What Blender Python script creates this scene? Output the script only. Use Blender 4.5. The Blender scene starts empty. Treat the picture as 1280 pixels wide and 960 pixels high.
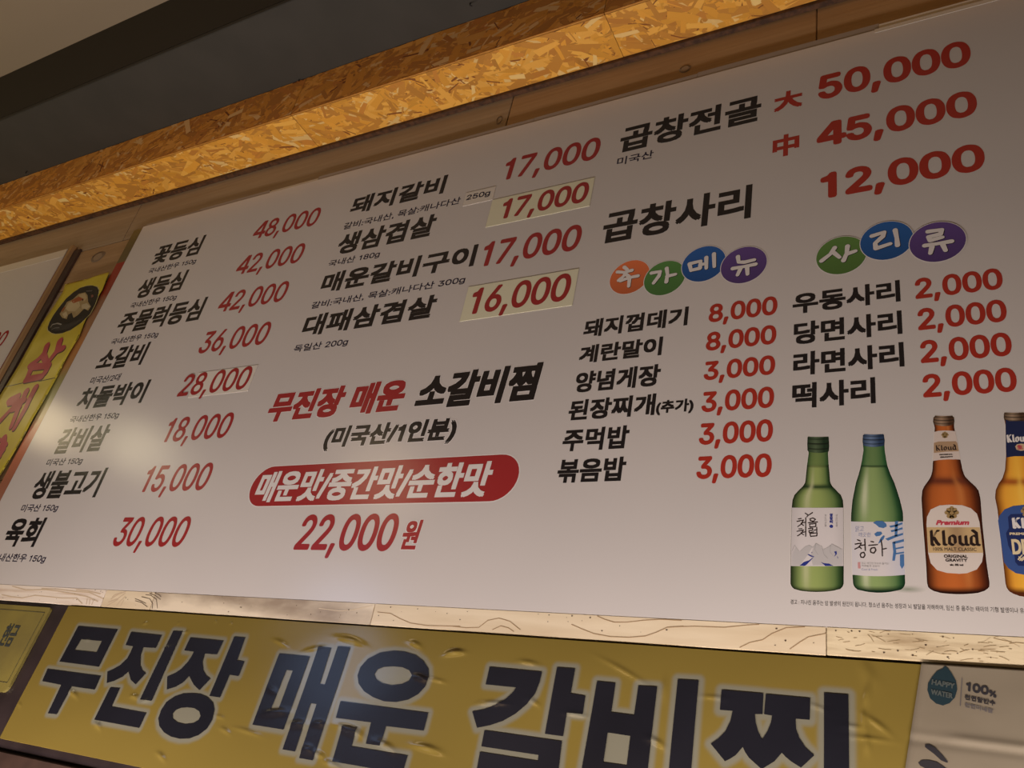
import bpy, bmesh, math, random, re
import numpy as np
from mathutils import Matrix, Vector

random.seed(7)
SC = bpy.context.scene
COL = SC.collection

# ------------------------------------------------------------------ camera, world, lights, exposure
EYE = 1.55                       # eye height; the menu wall stands 1.5 m in front of the viewer
WALL = 1.5
ROT = ((0.871911, -0.086035, -0.482047), (0.453816, 0.511721, 0.729515), (0.183910, -0.854833, 0.485219))
cam = bpy.data.cameras.new('camera')
cam.sensor_width = 36.0
cam.lens = 1042.15 / 1280 * 36.0
cam.clip_start = 0.02
cam_ob = bpy.data.objects.new('camera', cam)
m3 = Matrix([(ROT[i][0], -ROT[i][1], -ROT[i][2]) for i in range(3)])
cam_ob.matrix_world = Matrix.Translation((0, 0, EYE)) @ m3.to_4x4()
COL.objects.link(cam_ob)
SC.camera = cam_ob
cam.dof.use_dof = False

SC.view_settings.view_transform = 'Standard'
SC.view_settings.look = 'None'
SC.view_settings.gamma = 1.0
SC.view_settings.exposure = 0.0

world = bpy.data.worlds.new('warm_fill_light')
SC.world = world
world.use_nodes = True
bg = world.node_tree.nodes['Background']
bg.inputs[0].default_value = (1.0, 0.70, 0.42, 1)
bg.inputs[1].default_value = 0.022


def area(name, loc, size, target, power, color, spread=180):
    l = bpy.data.lights.new(name, 'AREA')
    l.shape = 'RECTANGLE'; l.size, l.size_y = size
    l.energy = power; l.color = color; l.spread = math.radians(spread)
    o = bpy.data.objects.new(name, l)
    o.location = loc
    d = (Vector(target) - Vector(loc)).normalized()
    x = Vector((1, 0, 0)); x = (x - d * x.dot(d)).normalized()
    z = -d; y = z.cross(x)
    o.matrix_world = Matrix.Translation(loc) @ Matrix((x, y, z)).transposed().to_4x4()
    COL.objects.link(o)
    return o


def lamp(name, loc, r, power, color):
    l = bpy.data.lights.new(name, 'POINT'); l.energy = power; l.color = color; l.shadow_soft_size = r
    o = bpy.data.objects.new(name, l); o.location = loc; COL.objects.link(o)
    return o


# tube lights over the counter under the sign, shining upwards along the wall
area('counter_tube_light', (-1.25, 1.02, 1.12), (2.8, 0.08), (-1.25, 1.26, 2.2), 22, (1.0, 0.88, 0.86))
area('counter_tube_light', (-2.9, 0.86, 0.75), (2.2, 0.10), (-2.9, 1.14, 2.2), 13, (1.0, 0.82, 0.62))
area('counter_tube_light', (0.05, 1.02, 1.16), (0.9, 0.08), (0.05, 1.30, 2.0), 10, (1.0, 0.86, 0.76))
# warm pendants that mirror in the glossy board, with added cool and warm fills
lamp('pendant_light', (-4.37, 0.75, 3.08), 0.13, 4, (1.0, 0.80, 0.48))
lamp('pendant_light', (-4.64, 0.0, 3.33), 0.16, 6.0, (1.0, 0.86, 0.55))
lamp('screen_glow', (-2.52, 0.08, 2.32), 0.20, 4.6, (0.45, 0.62, 1.0))  # unseen cool light, added for the bluish sheen on the sign
lamp('pendant_light', (-2.61, 0.0, 3.05), 0.20, 5, (1.0, 0.74, 0.46))
area('warm_fill_light', (-3.0, -3.2, 1.55), (2.4, 0.5), (-2.2, 1.5, 3.3), 14, (1.0, 0.62, 0.28))  # added warm fill, kept low so it mirrors in neither board nor sign


# ------------------------------------------------------------------ helpers
def lin(c):
    c = c / 255.0
    return c / 12.92 if c <= 0.04045 else ((c + 0.055) / 1.055) ** 2.4


def rgb(r, g, b):
    return (lin(r), lin(g), lin(b), 1.0)


MATS = {}


def mat(name, color, rough=0.5, coat=0.0, spec=0.5, bump=None):
    if name in MATS:
        return MATS[name]
    m = bpy.data.materials.new(name); m.use_nodes = True
    b = m.node_tree.nodes['Principled BSDF']
    b.inputs['Base Color'].default_value = color
    b.inputs['Roughness'].default_value = rough
    b.inputs['Specular IOR Level'].default_value = spec
    b.inputs['Coat Weight'].default_value = coat
    b.inputs['Coat Roughness'].default_value = 0.16
    if bump:
        n = m.node_tree.nodes; l = m.node_tree.links
        tc = n.new('ShaderNodeTexCoord'); nz = n.new('ShaderNodeTexNoise'); bp = n.new('ShaderNodeBump')
        nz.inputs['Scale'].default_value = bump[0]; nz.inputs['Detail'].default_value = 4
        bp.inputs['Strength'].default_value = bump[1]; bp.inputs['Distance'].default_value = bump[2]
        l.new(tc.outputs['Object'], nz.inputs['Vector']); l.new(nz.outputs['Fac'], bp.inputs['Height'])
        l.new(bp.outputs[0], b.inputs['Normal'])
    MATS[name] = m
    return m


def mottled(name, c1, c2, scale=(6, 6, 6), rough=0.5, detail=6, lo=0.35, hi=0.65, bump=0.0, coat=0.0, distort=0.0, spec=0.5):
    """two-tone noise material on object coordinates"""
    m = mat(name, c1, rough, coat, spec)
    n = m.node_tree.nodes; l = m.node_tree.links; b = n['Principled BSDF']
    tc = n.new('ShaderNodeTexCoord'); mp = n.new('ShaderNodeMapping'); nz = n.new('ShaderNodeTexNoise')
    cr = n.new('ShaderNodeValToRGB')
    mp.inputs['Scale'].default_value = scale
    nz.inputs['Scale'].default_value = 1.0; nz.inputs['Detail'].default_value = detail
    nz.inputs['Distortion'].default_value = distort
    cr.color_ramp.elements[0].position = lo; cr.color_ramp.elements[0].color = c1
    cr.color_ramp.elements[1].position = hi; cr.color_ramp.elements[1].color = c2
    l.new(tc.outputs['Object'], mp.inputs[0]); l.new(mp.outputs[0], nz.inputs['Vector'])
    l.new(nz.outputs['Fac'], cr.inputs[0]); l.new(cr.outputs[0], b.inputs['Base Color'])
    if bump:
        bp = n.new('ShaderNodeBump'); bp.inputs['Strength'].default_value = bump; bp.inputs['Distance'].default_value = 0.003
        l.new(nz.outputs['Fac'], bp.inputs['Height']); l.new(bp.outputs[0], b.inputs['Normal'])
    return m


def printed(name, rough=0.33, coat=0.0, spec=0.5):
    """ink printed on vinyl: colour read from the mesh's own colour attribute"""
    m = mat(name, (0.5, 0.5, 0.5, 1), rough, coat, spec)
    n = m.node_tree.nodes; a = n.new('ShaderNodeAttribute'); a.attribute_name = 'Col'
    m.node_tree.links.new(a.outputs['Color'], n['Principled BSDF'].inputs['Base Color'])
    return m


class MB:
    """collects vertices and faces, links them as ONE mesh object"""

    def __init__(self):
        self.v = []; self.f = []; self.c = []

    def add(self, vs, fs, col=None):
        k = len(self.v)
        self.v += [tuple(p) for p in vs]
        self.f += [tuple(i + k for i in f) for f in fs]
        self.c += ([col] * len(vs) if (col is None or not isinstance(col, list)) else col)

    def box(self, a, b):
        x0, y0, z0 = a; x1, y1, z1 = b
        self.add([(x0, y0, z0), (x1, y0, z0), (x1, y1, z0), (x0, y1, z0), (x0, y0, z1), (x1, y0, z1), (x1, y1, z1), (x0, y1, z1)],
                 [(0, 3, 2, 1), (4, 5, 6, 7), (0, 1, 5, 4), (1, 2, 6, 5), (2, 3, 7, 6), (3, 0, 4, 7)])

    def build(self, name, material, parent=None, origin=None, smooth=False, bevel=0.0):
        me = bpy.data.meshes.new(name)
        o = origin or (0, 0, 0)
        me.from_pydata([(x - o[0], y - o[1], z - o[2]) for x, y, z in self.v], [], self.f)
        if any(c is not None for c in self.c):
            at = me.color_attributes.new('Col', 'FLOAT_COLOR', 'POINT')
            arr = np.array([c if c else (0.5, 0.5, 0.5, 1) for c in self.c], dtype=np.float32)
            at.data.foreach_set('color', arr.ravel())
        if bevel:
            bm = bmesh.new(); bm.from_mesh(me)
            bmesh.ops.bevel(bm, geom=bm.edges[:], offset=bevel, segments=2, affect='EDGES')
            bm.to_mesh(me); bm.free()
        if smooth:
            me.polygons.foreach_set('use_smooth', [True] * len(me.polygons))
        me.materials.append(material)
        ob = bpy.data.objects.new(name, me)
        ob.location = o
        if parent is not None:
            ob.parent = parent
            pl = PLACE.get(parent.name, Vector((0, 0, 0)))
            ob.location = Vector(o) - pl
        PLACE[ob.name] = Vector(o)
        COL.objects.link(ob)
        return ob


PLACE = {}          # world position of every origin made so far


def thing(name, label, cat, loc, group=None):
    o = bpy.data.objects.new(name, None); COL.objects.link(o)
    o.location = loc; o['label'] = label; o['category'] = cat
    o.empty_display_size = 0.1
    if group: o['group'] = group
    PLACE[o.name] = Vector(loc)
    return o


def tag(o, label, cat, group=None):
    o['label'] = label; o['category'] = cat
    if group: o['group'] = group
    return o


def structure(name, mb, material, parent=None, **k):
    o = mb.build(name, material, parent, **k)
    if parent is None: o['kind'] = 'structure'
    return o


def ray(px, py):
    r = (px - 640.0, py - 480.0, 1042.147)
    return Vector([sum(ROT[i][j] * r[j] for j in range(3)) for i in range(3)])


def on_wall(px, py, depth=WALL):
    """metres on the menu wall (x, height) of a point measured in the photograph"""
    r = ray(px, py); t = depth / r.y
    return (r.x * t, r.z * t + EYE)


TILT = math.radians(4)
S_UP = Vector((0, math.sin(TILT), math.cos(TILT)))       # the sign under the ledge leans 4 degrees
S_N = Vector((0, -math.cos(TILT), math.sin(TILT)))
S_O = Vector((0, 1.5, 0.393 + EYE))


def on_sign(px, py):
    r = ray(px, py); e = Vector((0, 0, EYE))
    t = S_N.dot(S_O - e) / S_N.dot(r)
    p = e + r * t
    return (p.x, (p - S_O).dot(S_UP))


def sign_pt(x, s, out=0.0):
    p = S_O + S_UP * s + S_N * out
    return (x, p.y, p.z)


# --- lettering -------------------------------------------------------------
GLYPH = {'0':(453,[[227,-7],[199,-5],[174,1],[151,11],[130,24],[111,41],[95,62],[80,86],[69,113],[60,144],[53,178],[49,214],[48,254],[49,294],[53,330],[60,364],[69,395],[81,422],[95,447],[112,467],[130,484],[151,498],[174,508],[200,514],[227,516],[254,514],[279,508],[302,498],[323,484],[342,467],[358,447],[372,422],[384,395],[393,364],[400,330],[404,294],[405,254],[404,214],[400,178],[393,144],[384,113],[373,86],[359,62],[342,41],[323,24],[302,11],[279,1],[254,-5],[227,50],[245,51],[261,56],[276,63],[290,74],[303,87],[313,103],[323,122],[330,144],[336,168],[340,194],[343,223],[344,254],[343,285],[340,314],[336,341],[330,365],[323,387],[313,405],[303,422],[290,435],[276,446],[261,453],[245,458],[227,460],[209,458],[192,453],[177,446],[163,435],[151,422],[140,405],[131,387],[123,365],[117,341],[113,314],[110,285],[109,254],[110,223],[113,194],[117,168],[123,144],[131,122],[140,103],[151,87],[163,74],[177,63],[192,56],[209,51]],[[23,25,24],[22,25,23],[22,26,25],[21,26,22],[21,27,26],[21,28,27],[20,28,21],[19,28,20],[19,29,28],[18,73,19],[73,72,19],[72,29,19],[72,71,29],[71,30,29],[18,74,73],[70,30,71],[18,75,74],[69,30,70],[17,75,18],[69,31,30],[17,76,75],[68,31,69],[17,77,76],[67,31,68],[16,77,17],[67,32,31],[16,78,77],[66,32,67],[16,79,78],[65,32,66],[15,79,16],[65,33,32],[15,80,79],[64,33,65],[15,81,80],[63,33,64],[14,81,15],[63,34,33],[62,34,63],[14,82,81],[13,82,14],[62,35,34],[61,35,62],[13,83,82],[12,83,13],[61,36,35],[60,36,61],[12,84,83],[11,84,12],[11,85,84],[59,36,60],[59,37,36],[58,37,59],[11,86,85],[58,38,37],[10,86,11],[57,38,58],[10,87,86],[57,39,38],[9,87,10],[56,39,57],[9,88,87],[56,40,39],[8,88,9],[8,89,88],[55,40,56],[54,40,55],[8,90,89],[7,90,8],[54,41,40],[53,41,54],[7,91,90],[52,41,53],[7,92,91],[52,42,41],[6,92,7],[6,93,92],[51,42,52],[6,94,93],[50,42,51],[50,43,42],[5,94,6],[5,95,94],[49,43,50],[5,48,95],[48,43,49],[5,43,48],[4,43,5],[4,44,43],[3,44,4],[3,45,44],[3,46,45],[2,46,3],[2,47,46],[1,47,2],[1,0,47]]),
'1':(400,[[191,0],[260,0],[260,509],[208,509],[191,483],[166,448],[78,420],[78,364],[191,364]],[[0,1,2,3,4,8],[8,4,5,6,7]]),
'2':(453,[[64,0],[64,47],[234,229],[248,243],[261,257],[272,270],[282,282],[291,294],[299,305],[305,316],[311,327],[315,337],[318,348],[320,360],[320,371],[319,385],[317,397],[313,408],[308,419],[301,428],[293,436],[283,443],[273,449],[262,454],[250,457],[237,459],[224,460],[209,459],[196,457],[184,453],[172,447],[162,441],[153,433],[145,424],[139,413],[134,402],[130,390],[128,376],[127,362],[66,362],[67,384],[71,405],[77,424],[86,442],[98,459],[111,473],[126,486],[143,496],[162,505],[182,511],[203,514],[225,516],[247,514],[268,511],[288,505],[306,497],[323,486],[337,474],[350,461],[361,445],[370,428],[376,411],[380,392],[381,372],[380,358],[378,345],[375,331],[371,318],[365,304],[357,290],[347,275],[336,259],[322,241],[306,223],[288,202],[267,180],[153,60],[153,57],[389,57],[389,0]],[[50,52,51],[50,53,52],[49,53,50],[49,54,53],[48,54,49],[48,55,54],[47,55,48],[47,56,55],[46,56,47],[46,57,56],[45,57,46],[45,58,57],[44,58,45],[44,26,58],[26,25,58],[25,59,58],[44,27,26],[24,59,25],[44,28,27],[43,28,44],[23,59,24],[43,29,28],[22,59,23],[43,30,29],[21,59,22],[43,31,30],[21,60,59],[20,60,21],[42,31,43],[42,32,31],[19,60,20],[42,33,32],[19,61,60],[18,61,19],[41,33,42],[41,34,33],[17,61,18],[41,35,34],[17,62,61],[16,62,17],[40,35,41],[40,36,35],[15,62,16],[15,63,62],[40,37,36],[14,63,15],[39,37,40],[39,38,37],[14,64,63],[13,64,14],[12,64,13],[12,65,64],[11,65,12],[11,66,65],[10,66,11],[10,67,66],[9,67,10],[9,68,67],[8,68,9],[7,68,8],[7,69,68],[6,69,7],[6,70,69],[5,70,6],[5,71,70],[4,71,5],[4,72,71],[3,72,4],[2,72,3],[2,73,72],[1,73,2],[1,74,73],[1,75,74],[1,76,75],[1,77,76],[1,78,77],[1,79,78],[0,79,1]]),
'3':(453,[[218,-7],[195,-6],[173,-3],[152,2],[133,10],[114,19],[98,30],[83,43],[70,57],[60,74],[52,91],[46,111],[44,132],[109,132],[111,119],[115,107],[120,97],[126,87],[134,78],[144,71],[154,64],[165,59],[178,55],[191,52],[204,50],[219,50],[234,51],[248,53],[262,56],[275,61],[287,67],[297,74],[307,83],[315,93],[321,104],[325,116],[328,130],[329,145],[328,158],[326,172],[322,184],[316,196],[308,207],[299,217],[288,226],[275,234],[260,240],[242,244],[223,247],[201,248],[157,248],[157,299],[288,448],[288,452],[70,452],[70,509],[372,509],[372,461],[211,278],[211,289],[239,290],[264,288],[287,284],[308,276],[327,265],[344,253],[359,239],[371,222],[381,205],[387,186],[392,166],[393,145],[392,123],[387,103],[380,84],[370,66],[358,50],[344,36],[327,23],[309,12],[288,4],[266,-2],[243,-6]],[[54,56,55],[54,57,56],[54,53,57],[53,52,57],[52,58,57],[51,59,52],[59,58,52],[50,59,51],[59,61,60],[50,61,59],[50,62,61],[50,63,62],[50,64,63],[50,65,64],[50,49,65],[49,48,65],[48,66,65],[47,66,48],[46,66,47],[45,66,46],[45,67,66],[44,67,45],[43,67,44],[43,68,67],[42,68,43],[41,68,42],[41,69,68],[40,69,41],[40,70,69],[39,70,40],[38,70,39],[38,71,70],[37,71,38],[36,71,37],[36,72,71],[11,13,12],[11,14,13],[35,72,36],[35,73,72],[11,15,14],[34,73,35],[10,15,11],[10,16,15],[33,73,34],[33,74,73],[10,17,16],[32,74,33],[9,17,10],[9,18,17],[32,75,74],[31,75,32],[9,19,18],[30,75,31],[8,19,9],[8,20,19],[29,75,30],[29,76,75],[8,21,20],[28,76,29],[8,22,21],[7,22,8],[27,76,28],[7,23,22],[26,76,27],[7,24,23],[25,76,26],[7,25,24],[7,76,25],[7,77,76],[6,77,7],[6,78,77],[5,78,6],[5,79,78],[4,79,5],[4,80,79],[3,80,4],[3,81,80],[2,81,3],[2,82,81],[1,82,2],[1,0,82]]),
'4':(453,[[31,116],[31,183],[255,509],[360,509],[360,183],[434,183],[434,116],[360,116],[360,0],[289,0],[289,116],[289,183],[289,427],[115,183]],[[0,10,11,13,1],[10,7,4,11],[7,6,5,4],[9,8,7,10],[11,4,3,12],[1,13,12,2],[12,3,2]]),
'5':(453,[[221,-7],[199,-6],[178,-2],[159,3],[140,11],[123,21],[108,32],[94,45],[83,60],[73,76],[66,93],[62,111],[60,130],[122,130],[124,119],[127,108],[132,98],[138,89],[145,80],[154,73],[163,66],[173,60],[184,56],[196,52],[208,50],[221,50],[236,51],[250,53],[264,58],[276,64],[288,72],[298,82],[307,92],[314,104],[320,117],[324,131],[327,146],[328,162],[327,178],[324,193],[320,208],[314,221],[306,233],[297,244],[286,254],[275,262],[262,269],[248,273],[233,276],[218,277],[205,276],[192,275],[180,272],[167,268],[156,264],[145,258],[136,252],[128,246],[67,253],[96,509],[366,509],[366,452],[151,452],[134,301],[136,301],[145,308],[155,315],[166,320],[178,325],[190,329],[203,331],[216,333],[229,334],[247,333],[263,330],[279,326],[294,321],[308,314],[321,306],[334,296],[345,285],[355,273],[364,260],[372,246],[379,231],[384,215],[388,199],[390,181],[391,163],[390,139],[385,117],[379,95],[369,76],[357,57],[343,41],[327,27],[309,15],[289,6],[268,-1],[245,-5]],[[58,62,59],[62,60,59],[62,61,60],[58,63,62],[71,73,72],[70,73,71],[70,74,73],[69,74,70],[69,75,74],[68,75,69],[68,76,75],[67,76,68],[67,77,76],[66,77,67],[65,77,66],[65,78,77],[64,78,65],[64,79,78],[58,64,63],[58,51,64],[51,79,64],[51,50,79],[50,80,79],[50,49,80],[49,81,80],[48,81,49],[47,81,48],[58,52,51],[47,82,81],[46,82,47],[58,53,52],[45,82,46],[58,54,53],[58,55,54],[44,82,45],[44,83,82],[58,56,55],[43,83,44],[57,56,58],[43,84,83],[42,84,43],[41,84,42],[41,85,84],[40,85,41],[40,86,85],[39,86,40],[39,87,86],[38,87,39],[38,88,87],[37,88,38],[37,89,88],[36,89,37],[35,89,36],[35,90,89],[34,90,35],[11,13,12],[11,14,13],[11,15,14],[33,90,34],[33,91,90],[10,15,11],[10,16,15],[32,91,33],[10,17,16],[32,92,91],[9,17,10],[31,92,32],[9,18,17],[30,92,31],[9,19,18],[8,19,9],[30,93,92],[8,20,19],[29,93,30],[8,21,20],[28,93,29],[8,22,21],[7,22,8],[27,93,28],[27,94,93],[7,23,22],[26,94,27],[7,24,23],[25,94,26],[7,25,24],[7,94,25],[6,94,7],[6,95,94],[5,95,6],[5,96,95],[4,96,5],[4,97,96],[3,97,4],[3,98,97],[2,98,3],[2,99,98],[1,99,2],[1,0,99]]),
'6':(453,[[226,-7],[203,-5],[182,-1],[161,5],[142,15],[125,26],[109,40],[96,56],[84,74],[75,94],[69,115],[65,138],[64,162],[65,180],[68,199],[73,219],[80,239],[89,261],[102,285],[118,311],[137,340],[252,509],[322,509],[151,261],[145,261],[149,268],[154,275],[159,281],[165,288],[172,293],[179,299],[187,303],[196,307],[205,310],[214,312],[224,314],[235,314],[257,313],[278,309],[298,303],[316,295],[332,284],[346,271],[359,257],[370,240],[378,221],[384,201],[388,180],[389,157],[388,134],[384,112],[377,92],[368,73],[356,55],[343,39],[327,26],[310,14],[291,5],[271,-2],[249,-6],[226,48],[241,49],[254,52],[267,56],[279,63],[289,70],[299,79],[307,90],[314,101],[320,114],[324,128],[327,142],[327,157],[327,173],[324,187],[320,201],[314,213],[307,225],[299,235],[289,244],[279,251],[267,258],[254,262],[241,264],[226,265],[212,264],[198,262],[186,258],[174,252],[163,244],[153,235],[145,225],[138,214],[132,201],[128,188],[126,174],[125,158],[126,143],[128,128],[132,114],[138,102],[145,90],[153,79],[163,70],[174,63],[186,56],[198,52],[212,49]],[[20,22,21],[20,29,22],[29,23,22],[19,29,20],[35,37,36],[34,37,35],[34,38,37],[33,38,34],[18,29,19],[32,38,33],[32,39,38],[31,39,32],[31,40,39],[30,40,31],[29,40,30],[29,41,40],[18,28,29],[23,41,29],[18,27,28],[17,27,18],[23,84,41],[84,42,41],[17,26,27],[17,25,26],[84,83,42],[83,43,42],[17,24,25],[23,85,84],[23,86,85],[82,43,83],[23,87,86],[81,43,82],[17,23,24],[17,87,23],[16,87,17],[16,88,87],[80,43,81],[80,44,43],[16,89,88],[79,44,80],[16,90,89],[78,44,79],[78,45,44],[15,90,16],[15,91,90],[77,45,78],[15,92,91],[76,45,77],[76,46,45],[14,92,15],[14,93,92],[75,46,76],[75,47,46],[14,94,93],[74,47,75],[13,94,14],[13,95,94],[73,47,74],[12,95,13],[73,48,47],[12,96,95],[72,48,73],[11,96,12],[11,97,96],[71,48,72],[71,49,48],[11,98,97],[70,49,71],[10,98,11],[70,50,49],[10,99,98],[69,50,70],[9,99,10],[9,100,99],[68,50,69],[68,51,50],[9,101,100],[67,51,68],[8,101,9],[67,52,51],[8,102,101],[66,52,67],[8,103,102],[65,52,66],[7,103,8],[65,53,52],[7,104,103],[64,53,65],[7,105,104],[63,53,64],[7,106,105],[62,53,63],[6,106,7],[62,54,53],[6,107,106],[61,54,62],[6,60,107],[60,54,61],[6,54,60],[5,54,6],[5,55,54],[4,55,5],[4,56,55],[3,56,4],[3,57,56],[2,57,3],[2,58,57],[1,58,2],[1,59,58],[0,59,1]]),
'7':(453,[[97,0],[323,448],[323,452],[62,452],[62,509],[391,509],[391,449],[165,0]],[[3,5,4],[3,2,5],[2,6,5],[1,6,2],[1,7,6],[0,7,1]]),
'8':(453,[[226,-7],[201,-6],[178,-2],[156,3],[136,11],[117,21],[101,33],[86,47],[74,62],[64,78],[57,96],[53,115],[52,135],[53,151],[55,166],[59,181],[65,195],[72,208],[81,220],[90,231],[101,241],[113,249],[125,256],[139,261],[153,265],[153,267],[135,273],[119,282],[105,293],[93,308],[83,324],[76,342],[72,360],[70,380],[72,399],[75,417],[82,434],[90,450],[101,464],[114,477],[129,488],[146,498],[164,506],[184,511],[204,514],[226,516],[248,514],[269,511],[288,506],[306,498],[323,488],[337,477],[350,464],[361,450],[370,434],[377,417],[380,399],[382,380],[380,361],[376,342],[369,324],[359,308],[347,293],[333,282],[318,273],[300,267],[300,265],[314,261],[327,256],[339,249],[351,241],[362,231],[372,220],[380,208],[387,195],[393,181],[397,166],[400,151],[401,135],[399,115],[395,96],[388,78],[378,62],[366,47],[352,33],[335,21],[317,11],[296,3],[275,-2],[251,-6],[226,49],[243,50],[258,52],[272,55],[285,60],[296,66],[307,74],[315,82],[323,91],[329,102],[333,113],[336,126],[337,139],[336,152],[333,165],[329,177],[322,189],[314,199],[305,208],[295,216],[283,223],[270,228],[256,232],[242,234],[226,235],[211,234],[196,232],[182,228],[169,223],[157,216],[147,208],[138,199],[130,189],[123,177],[119,165],[116,152],[115,139],[116,126],[119,113],[123,102],[129,91],[136,82],[145,74],[156,66],[167,60],[180,55],[195,52],[210,50],[226,290],[239,290],[252,292],[263,296],[274,300],[284,306],[293,313],[300,321],[307,330],[312,341],[316,351],[318,363],[319,376],[318,388],[316,399],[313,410],[308,420],[301,429],[294,437],[285,444],[275,449],[264,454],[252,457],[240,459],[226,460],[213,459],[200,457],[188,454],[177,449],[167,444],[159,437],[151,429],[145,420],[139,410],[136,399],[134,388],[133,376],[134,363],[136,351],[139,341],[145,330],[151,321],[159,313],[168,306],[178,300],[189,296],[201,292],[213,290]],[[44,46,45],[44,47,46],[43,47,44],[42,47,43],[42,48,47],[41,48,42],[41,49,48],[40,49,41],[40,50,49],[39,50,40],[39,51,50],[38,51,39],[38,52,51],[37,163,38],[163,162,38],[162,52,38],[162,161,52],[161,53,52],[37,164,163],[160,53,161],[37,165,164],[159,53,160],[37,166,165],[158,53,159],[36,166,37],[158,54,53],[36,167,166],[157,54,158],[36,168,167],[156,54,157],[36,169,168],[155,54,156],[35,169,36],[155,55,54],[35,170,169],[154,55,155],[35,171,170],[153,55,154],[34,171,35],[153,56,55],[152,56,153],[34,172,171],[151,56,152],[34,173,172],[33,173,34],[151,57,56],[150,57,151],[33,174,173],[32,174,33],[150,58,57],[32,175,174],[149,58,150],[148,58,149],[32,176,175],[148,59,58],[31,176,32],[147,59,148],[31,177,176],[147,60,59],[30,177,31],[146,60,147],[30,178,177],[30,179,178],[145,60,146],[145,61,60],[29,179,30],[144,61,145],[29,180,179],[143,61,144],[29,181,180],[143,62,61],[28,181,29],[142,62,143],[28,182,181],[28,183,182],[141,62,142],[28,184,183],[140,62,141],[140,63,62],[27,184,28],[27,185,184],[139,63,140],[27,138,185],[138,63,139],[27,63,138],[27,64,63],[26,64,27],[26,65,64],[25,65,26],[24,65,25],[24,66,65],[23,66,24],[23,67,66],[22,67,23],[22,68,67],[21,68,22],[21,69,68],[21,70,69],[20,70,21],[19,70,20],[19,114,70],[114,71,70],[19,115,114],[113,71,114],[19,116,115],[112,71,113],[19,117,116],[111,71,112],[18,117,19],[111,72,71],[18,118,117],[110,72,111],[18,119,118],[109,72,110],[17,119,18],[109,73,72],[17,120,119],[108,73,109],[16,120,17],[108,74,73],[16,121,120],[107,74,108],[16,122,121],[106,74,107],[15,122,16],[106,75,74],[15,123,122],[105,75,106],[14,123,15],[105,76,75],[14,124,123],[104,76,105],[13,124,14],[104,77,76],[13,125,124],[103,77,104],[13,126,125],[102,77,103],[12,126,13],[102,78,77],[12,127,126],[101,78,102],[11,127,12],[101,79,78],[11,128,127],[100,79,101],[100,80,79],[10,128,11],[10,129,128],[99,80,100],[10,130,129],[98,80,99],[9,130,10],[98,81,80],[9,131,130],[97,81,98],[9,132,131],[96,81,97],[8,132,9],[96,82,81],[8,133,132],[95,82,96],[8,134,133],[94,82,95],[7,134,8],[94,83,82],[7,135,134],[93,83,94],[7,136,135],[92,83,93],[7,137,136],[91,83,92],[7,90,137],[90,83,91],[7,83,90],[6,83,7],[6,84,83],[5,84,6],[5,85,84],[4,85,5],[4,86,85],[3,86,4],[3,87,86],[2,87,3],[2,88,87],[1,88,2],[1,89,88],[0,89,1]]),
'9':(453,[[226,516],[249,514],[271,510],[291,503],[310,494],[328,482],[343,468],[356,452],[368,434],[377,414],[384,393],[388,371],[389,347],[388,328],[385,309],[380,290],[373,270],[363,248],[350,224],[334,197],[315,168],[200,0],[130,0],[301,248],[307,248],[303,240],[299,234],[294,227],[287,221],[281,215],[273,210],[265,206],[257,202],[248,199],[238,196],[228,195],[218,195],[195,196],[175,199],[155,206],[137,214],[121,225],[106,237],[94,252],[83,269],[74,287],[68,307],[65,329],[64,352],[65,375],[69,397],[75,417],[85,436],[96,454],[110,469],[125,483],[143,494],[162,504],[182,510],[203,514],[226,460],[212,459],[199,457],[186,452],[174,446],[163,438],[154,429],[145,419],[138,407],[133,395],[129,381],[126,367],[125,352],[126,336],[129,322],[133,308],[138,295],[145,284],[154,274],[163,265],[174,257],[186,251],[199,247],[212,244],[226,243],[240,244],[254,247],[267,251],[279,257],[289,265],[299,273],[307,284],[314,295],[320,308],[324,321],[327,335],[327,350],[327,366],[324,381],[320,394],[314,407],[307,419],[299,429],[290,438],[279,446],[267,452],[254,457],[241,459]],[[59,1,0],[58,1,59],[58,2,1],[57,2,58],[57,3,2],[56,3,57],[56,4,3],[55,4,56],[55,5,4],[54,5,55],[54,6,5],[53,6,54],[53,60,6],[60,7,6],[53,61,60],[107,7,60],[53,62,61],[106,7,107],[53,63,62],[105,7,106],[52,63,53],[105,8,7],[52,64,63],[104,8,105],[52,65,64],[103,8,104],[52,66,65],[102,8,103],[51,66,52],[102,9,8],[51,67,66],[101,9,102],[51,68,67],[100,9,101],[50,68,51],[100,10,9],[50,69,68],[99,10,100],[49,69,50],[49,70,69],[98,10,99],[98,11,10],[49,71,70],[97,11,98],[48,71,49],[97,12,11],[48,72,71],[96,12,97],[47,72,48],[47,73,72],[95,12,96],[95,13,12],[47,74,73],[94,13,95],[46,74,47],[94,14,13],[46,75,74],[93,14,94],[93,15,14],[46,76,75],[92,15,93],[45,76,46],[45,77,76],[91,15,92],[91,16,15],[44,77,45],[44,78,77],[90,16,91],[44,79,78],[89,16,90],[89,17,16],[43,79,44],[43,80,79],[88,17,89],[43,81,80],[87,17,88],[42,81,43],[42,82,81],[86,23,87],[23,17,87],[23,24,17],[24,18,17],[86,30,23],[30,22,23],[25,18,24],[42,83,82],[85,30,86],[42,84,83],[84,30,85],[42,30,84],[26,18,25],[41,30,42],[27,18,26],[28,18,27],[40,30,41],[28,19,18],[29,19,28],[30,19,29],[39,30,40],[39,31,30],[22,19,30],[39,32,31],[38,32,39],[38,33,32],[37,33,38],[37,34,33],[22,20,19],[37,35,34],[36,35,37],[22,21,20]]),
',':(188,[[38,-119],[68,71],[137,71],[84,-119]],[[0,2,1],[0,3,2]]),
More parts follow.
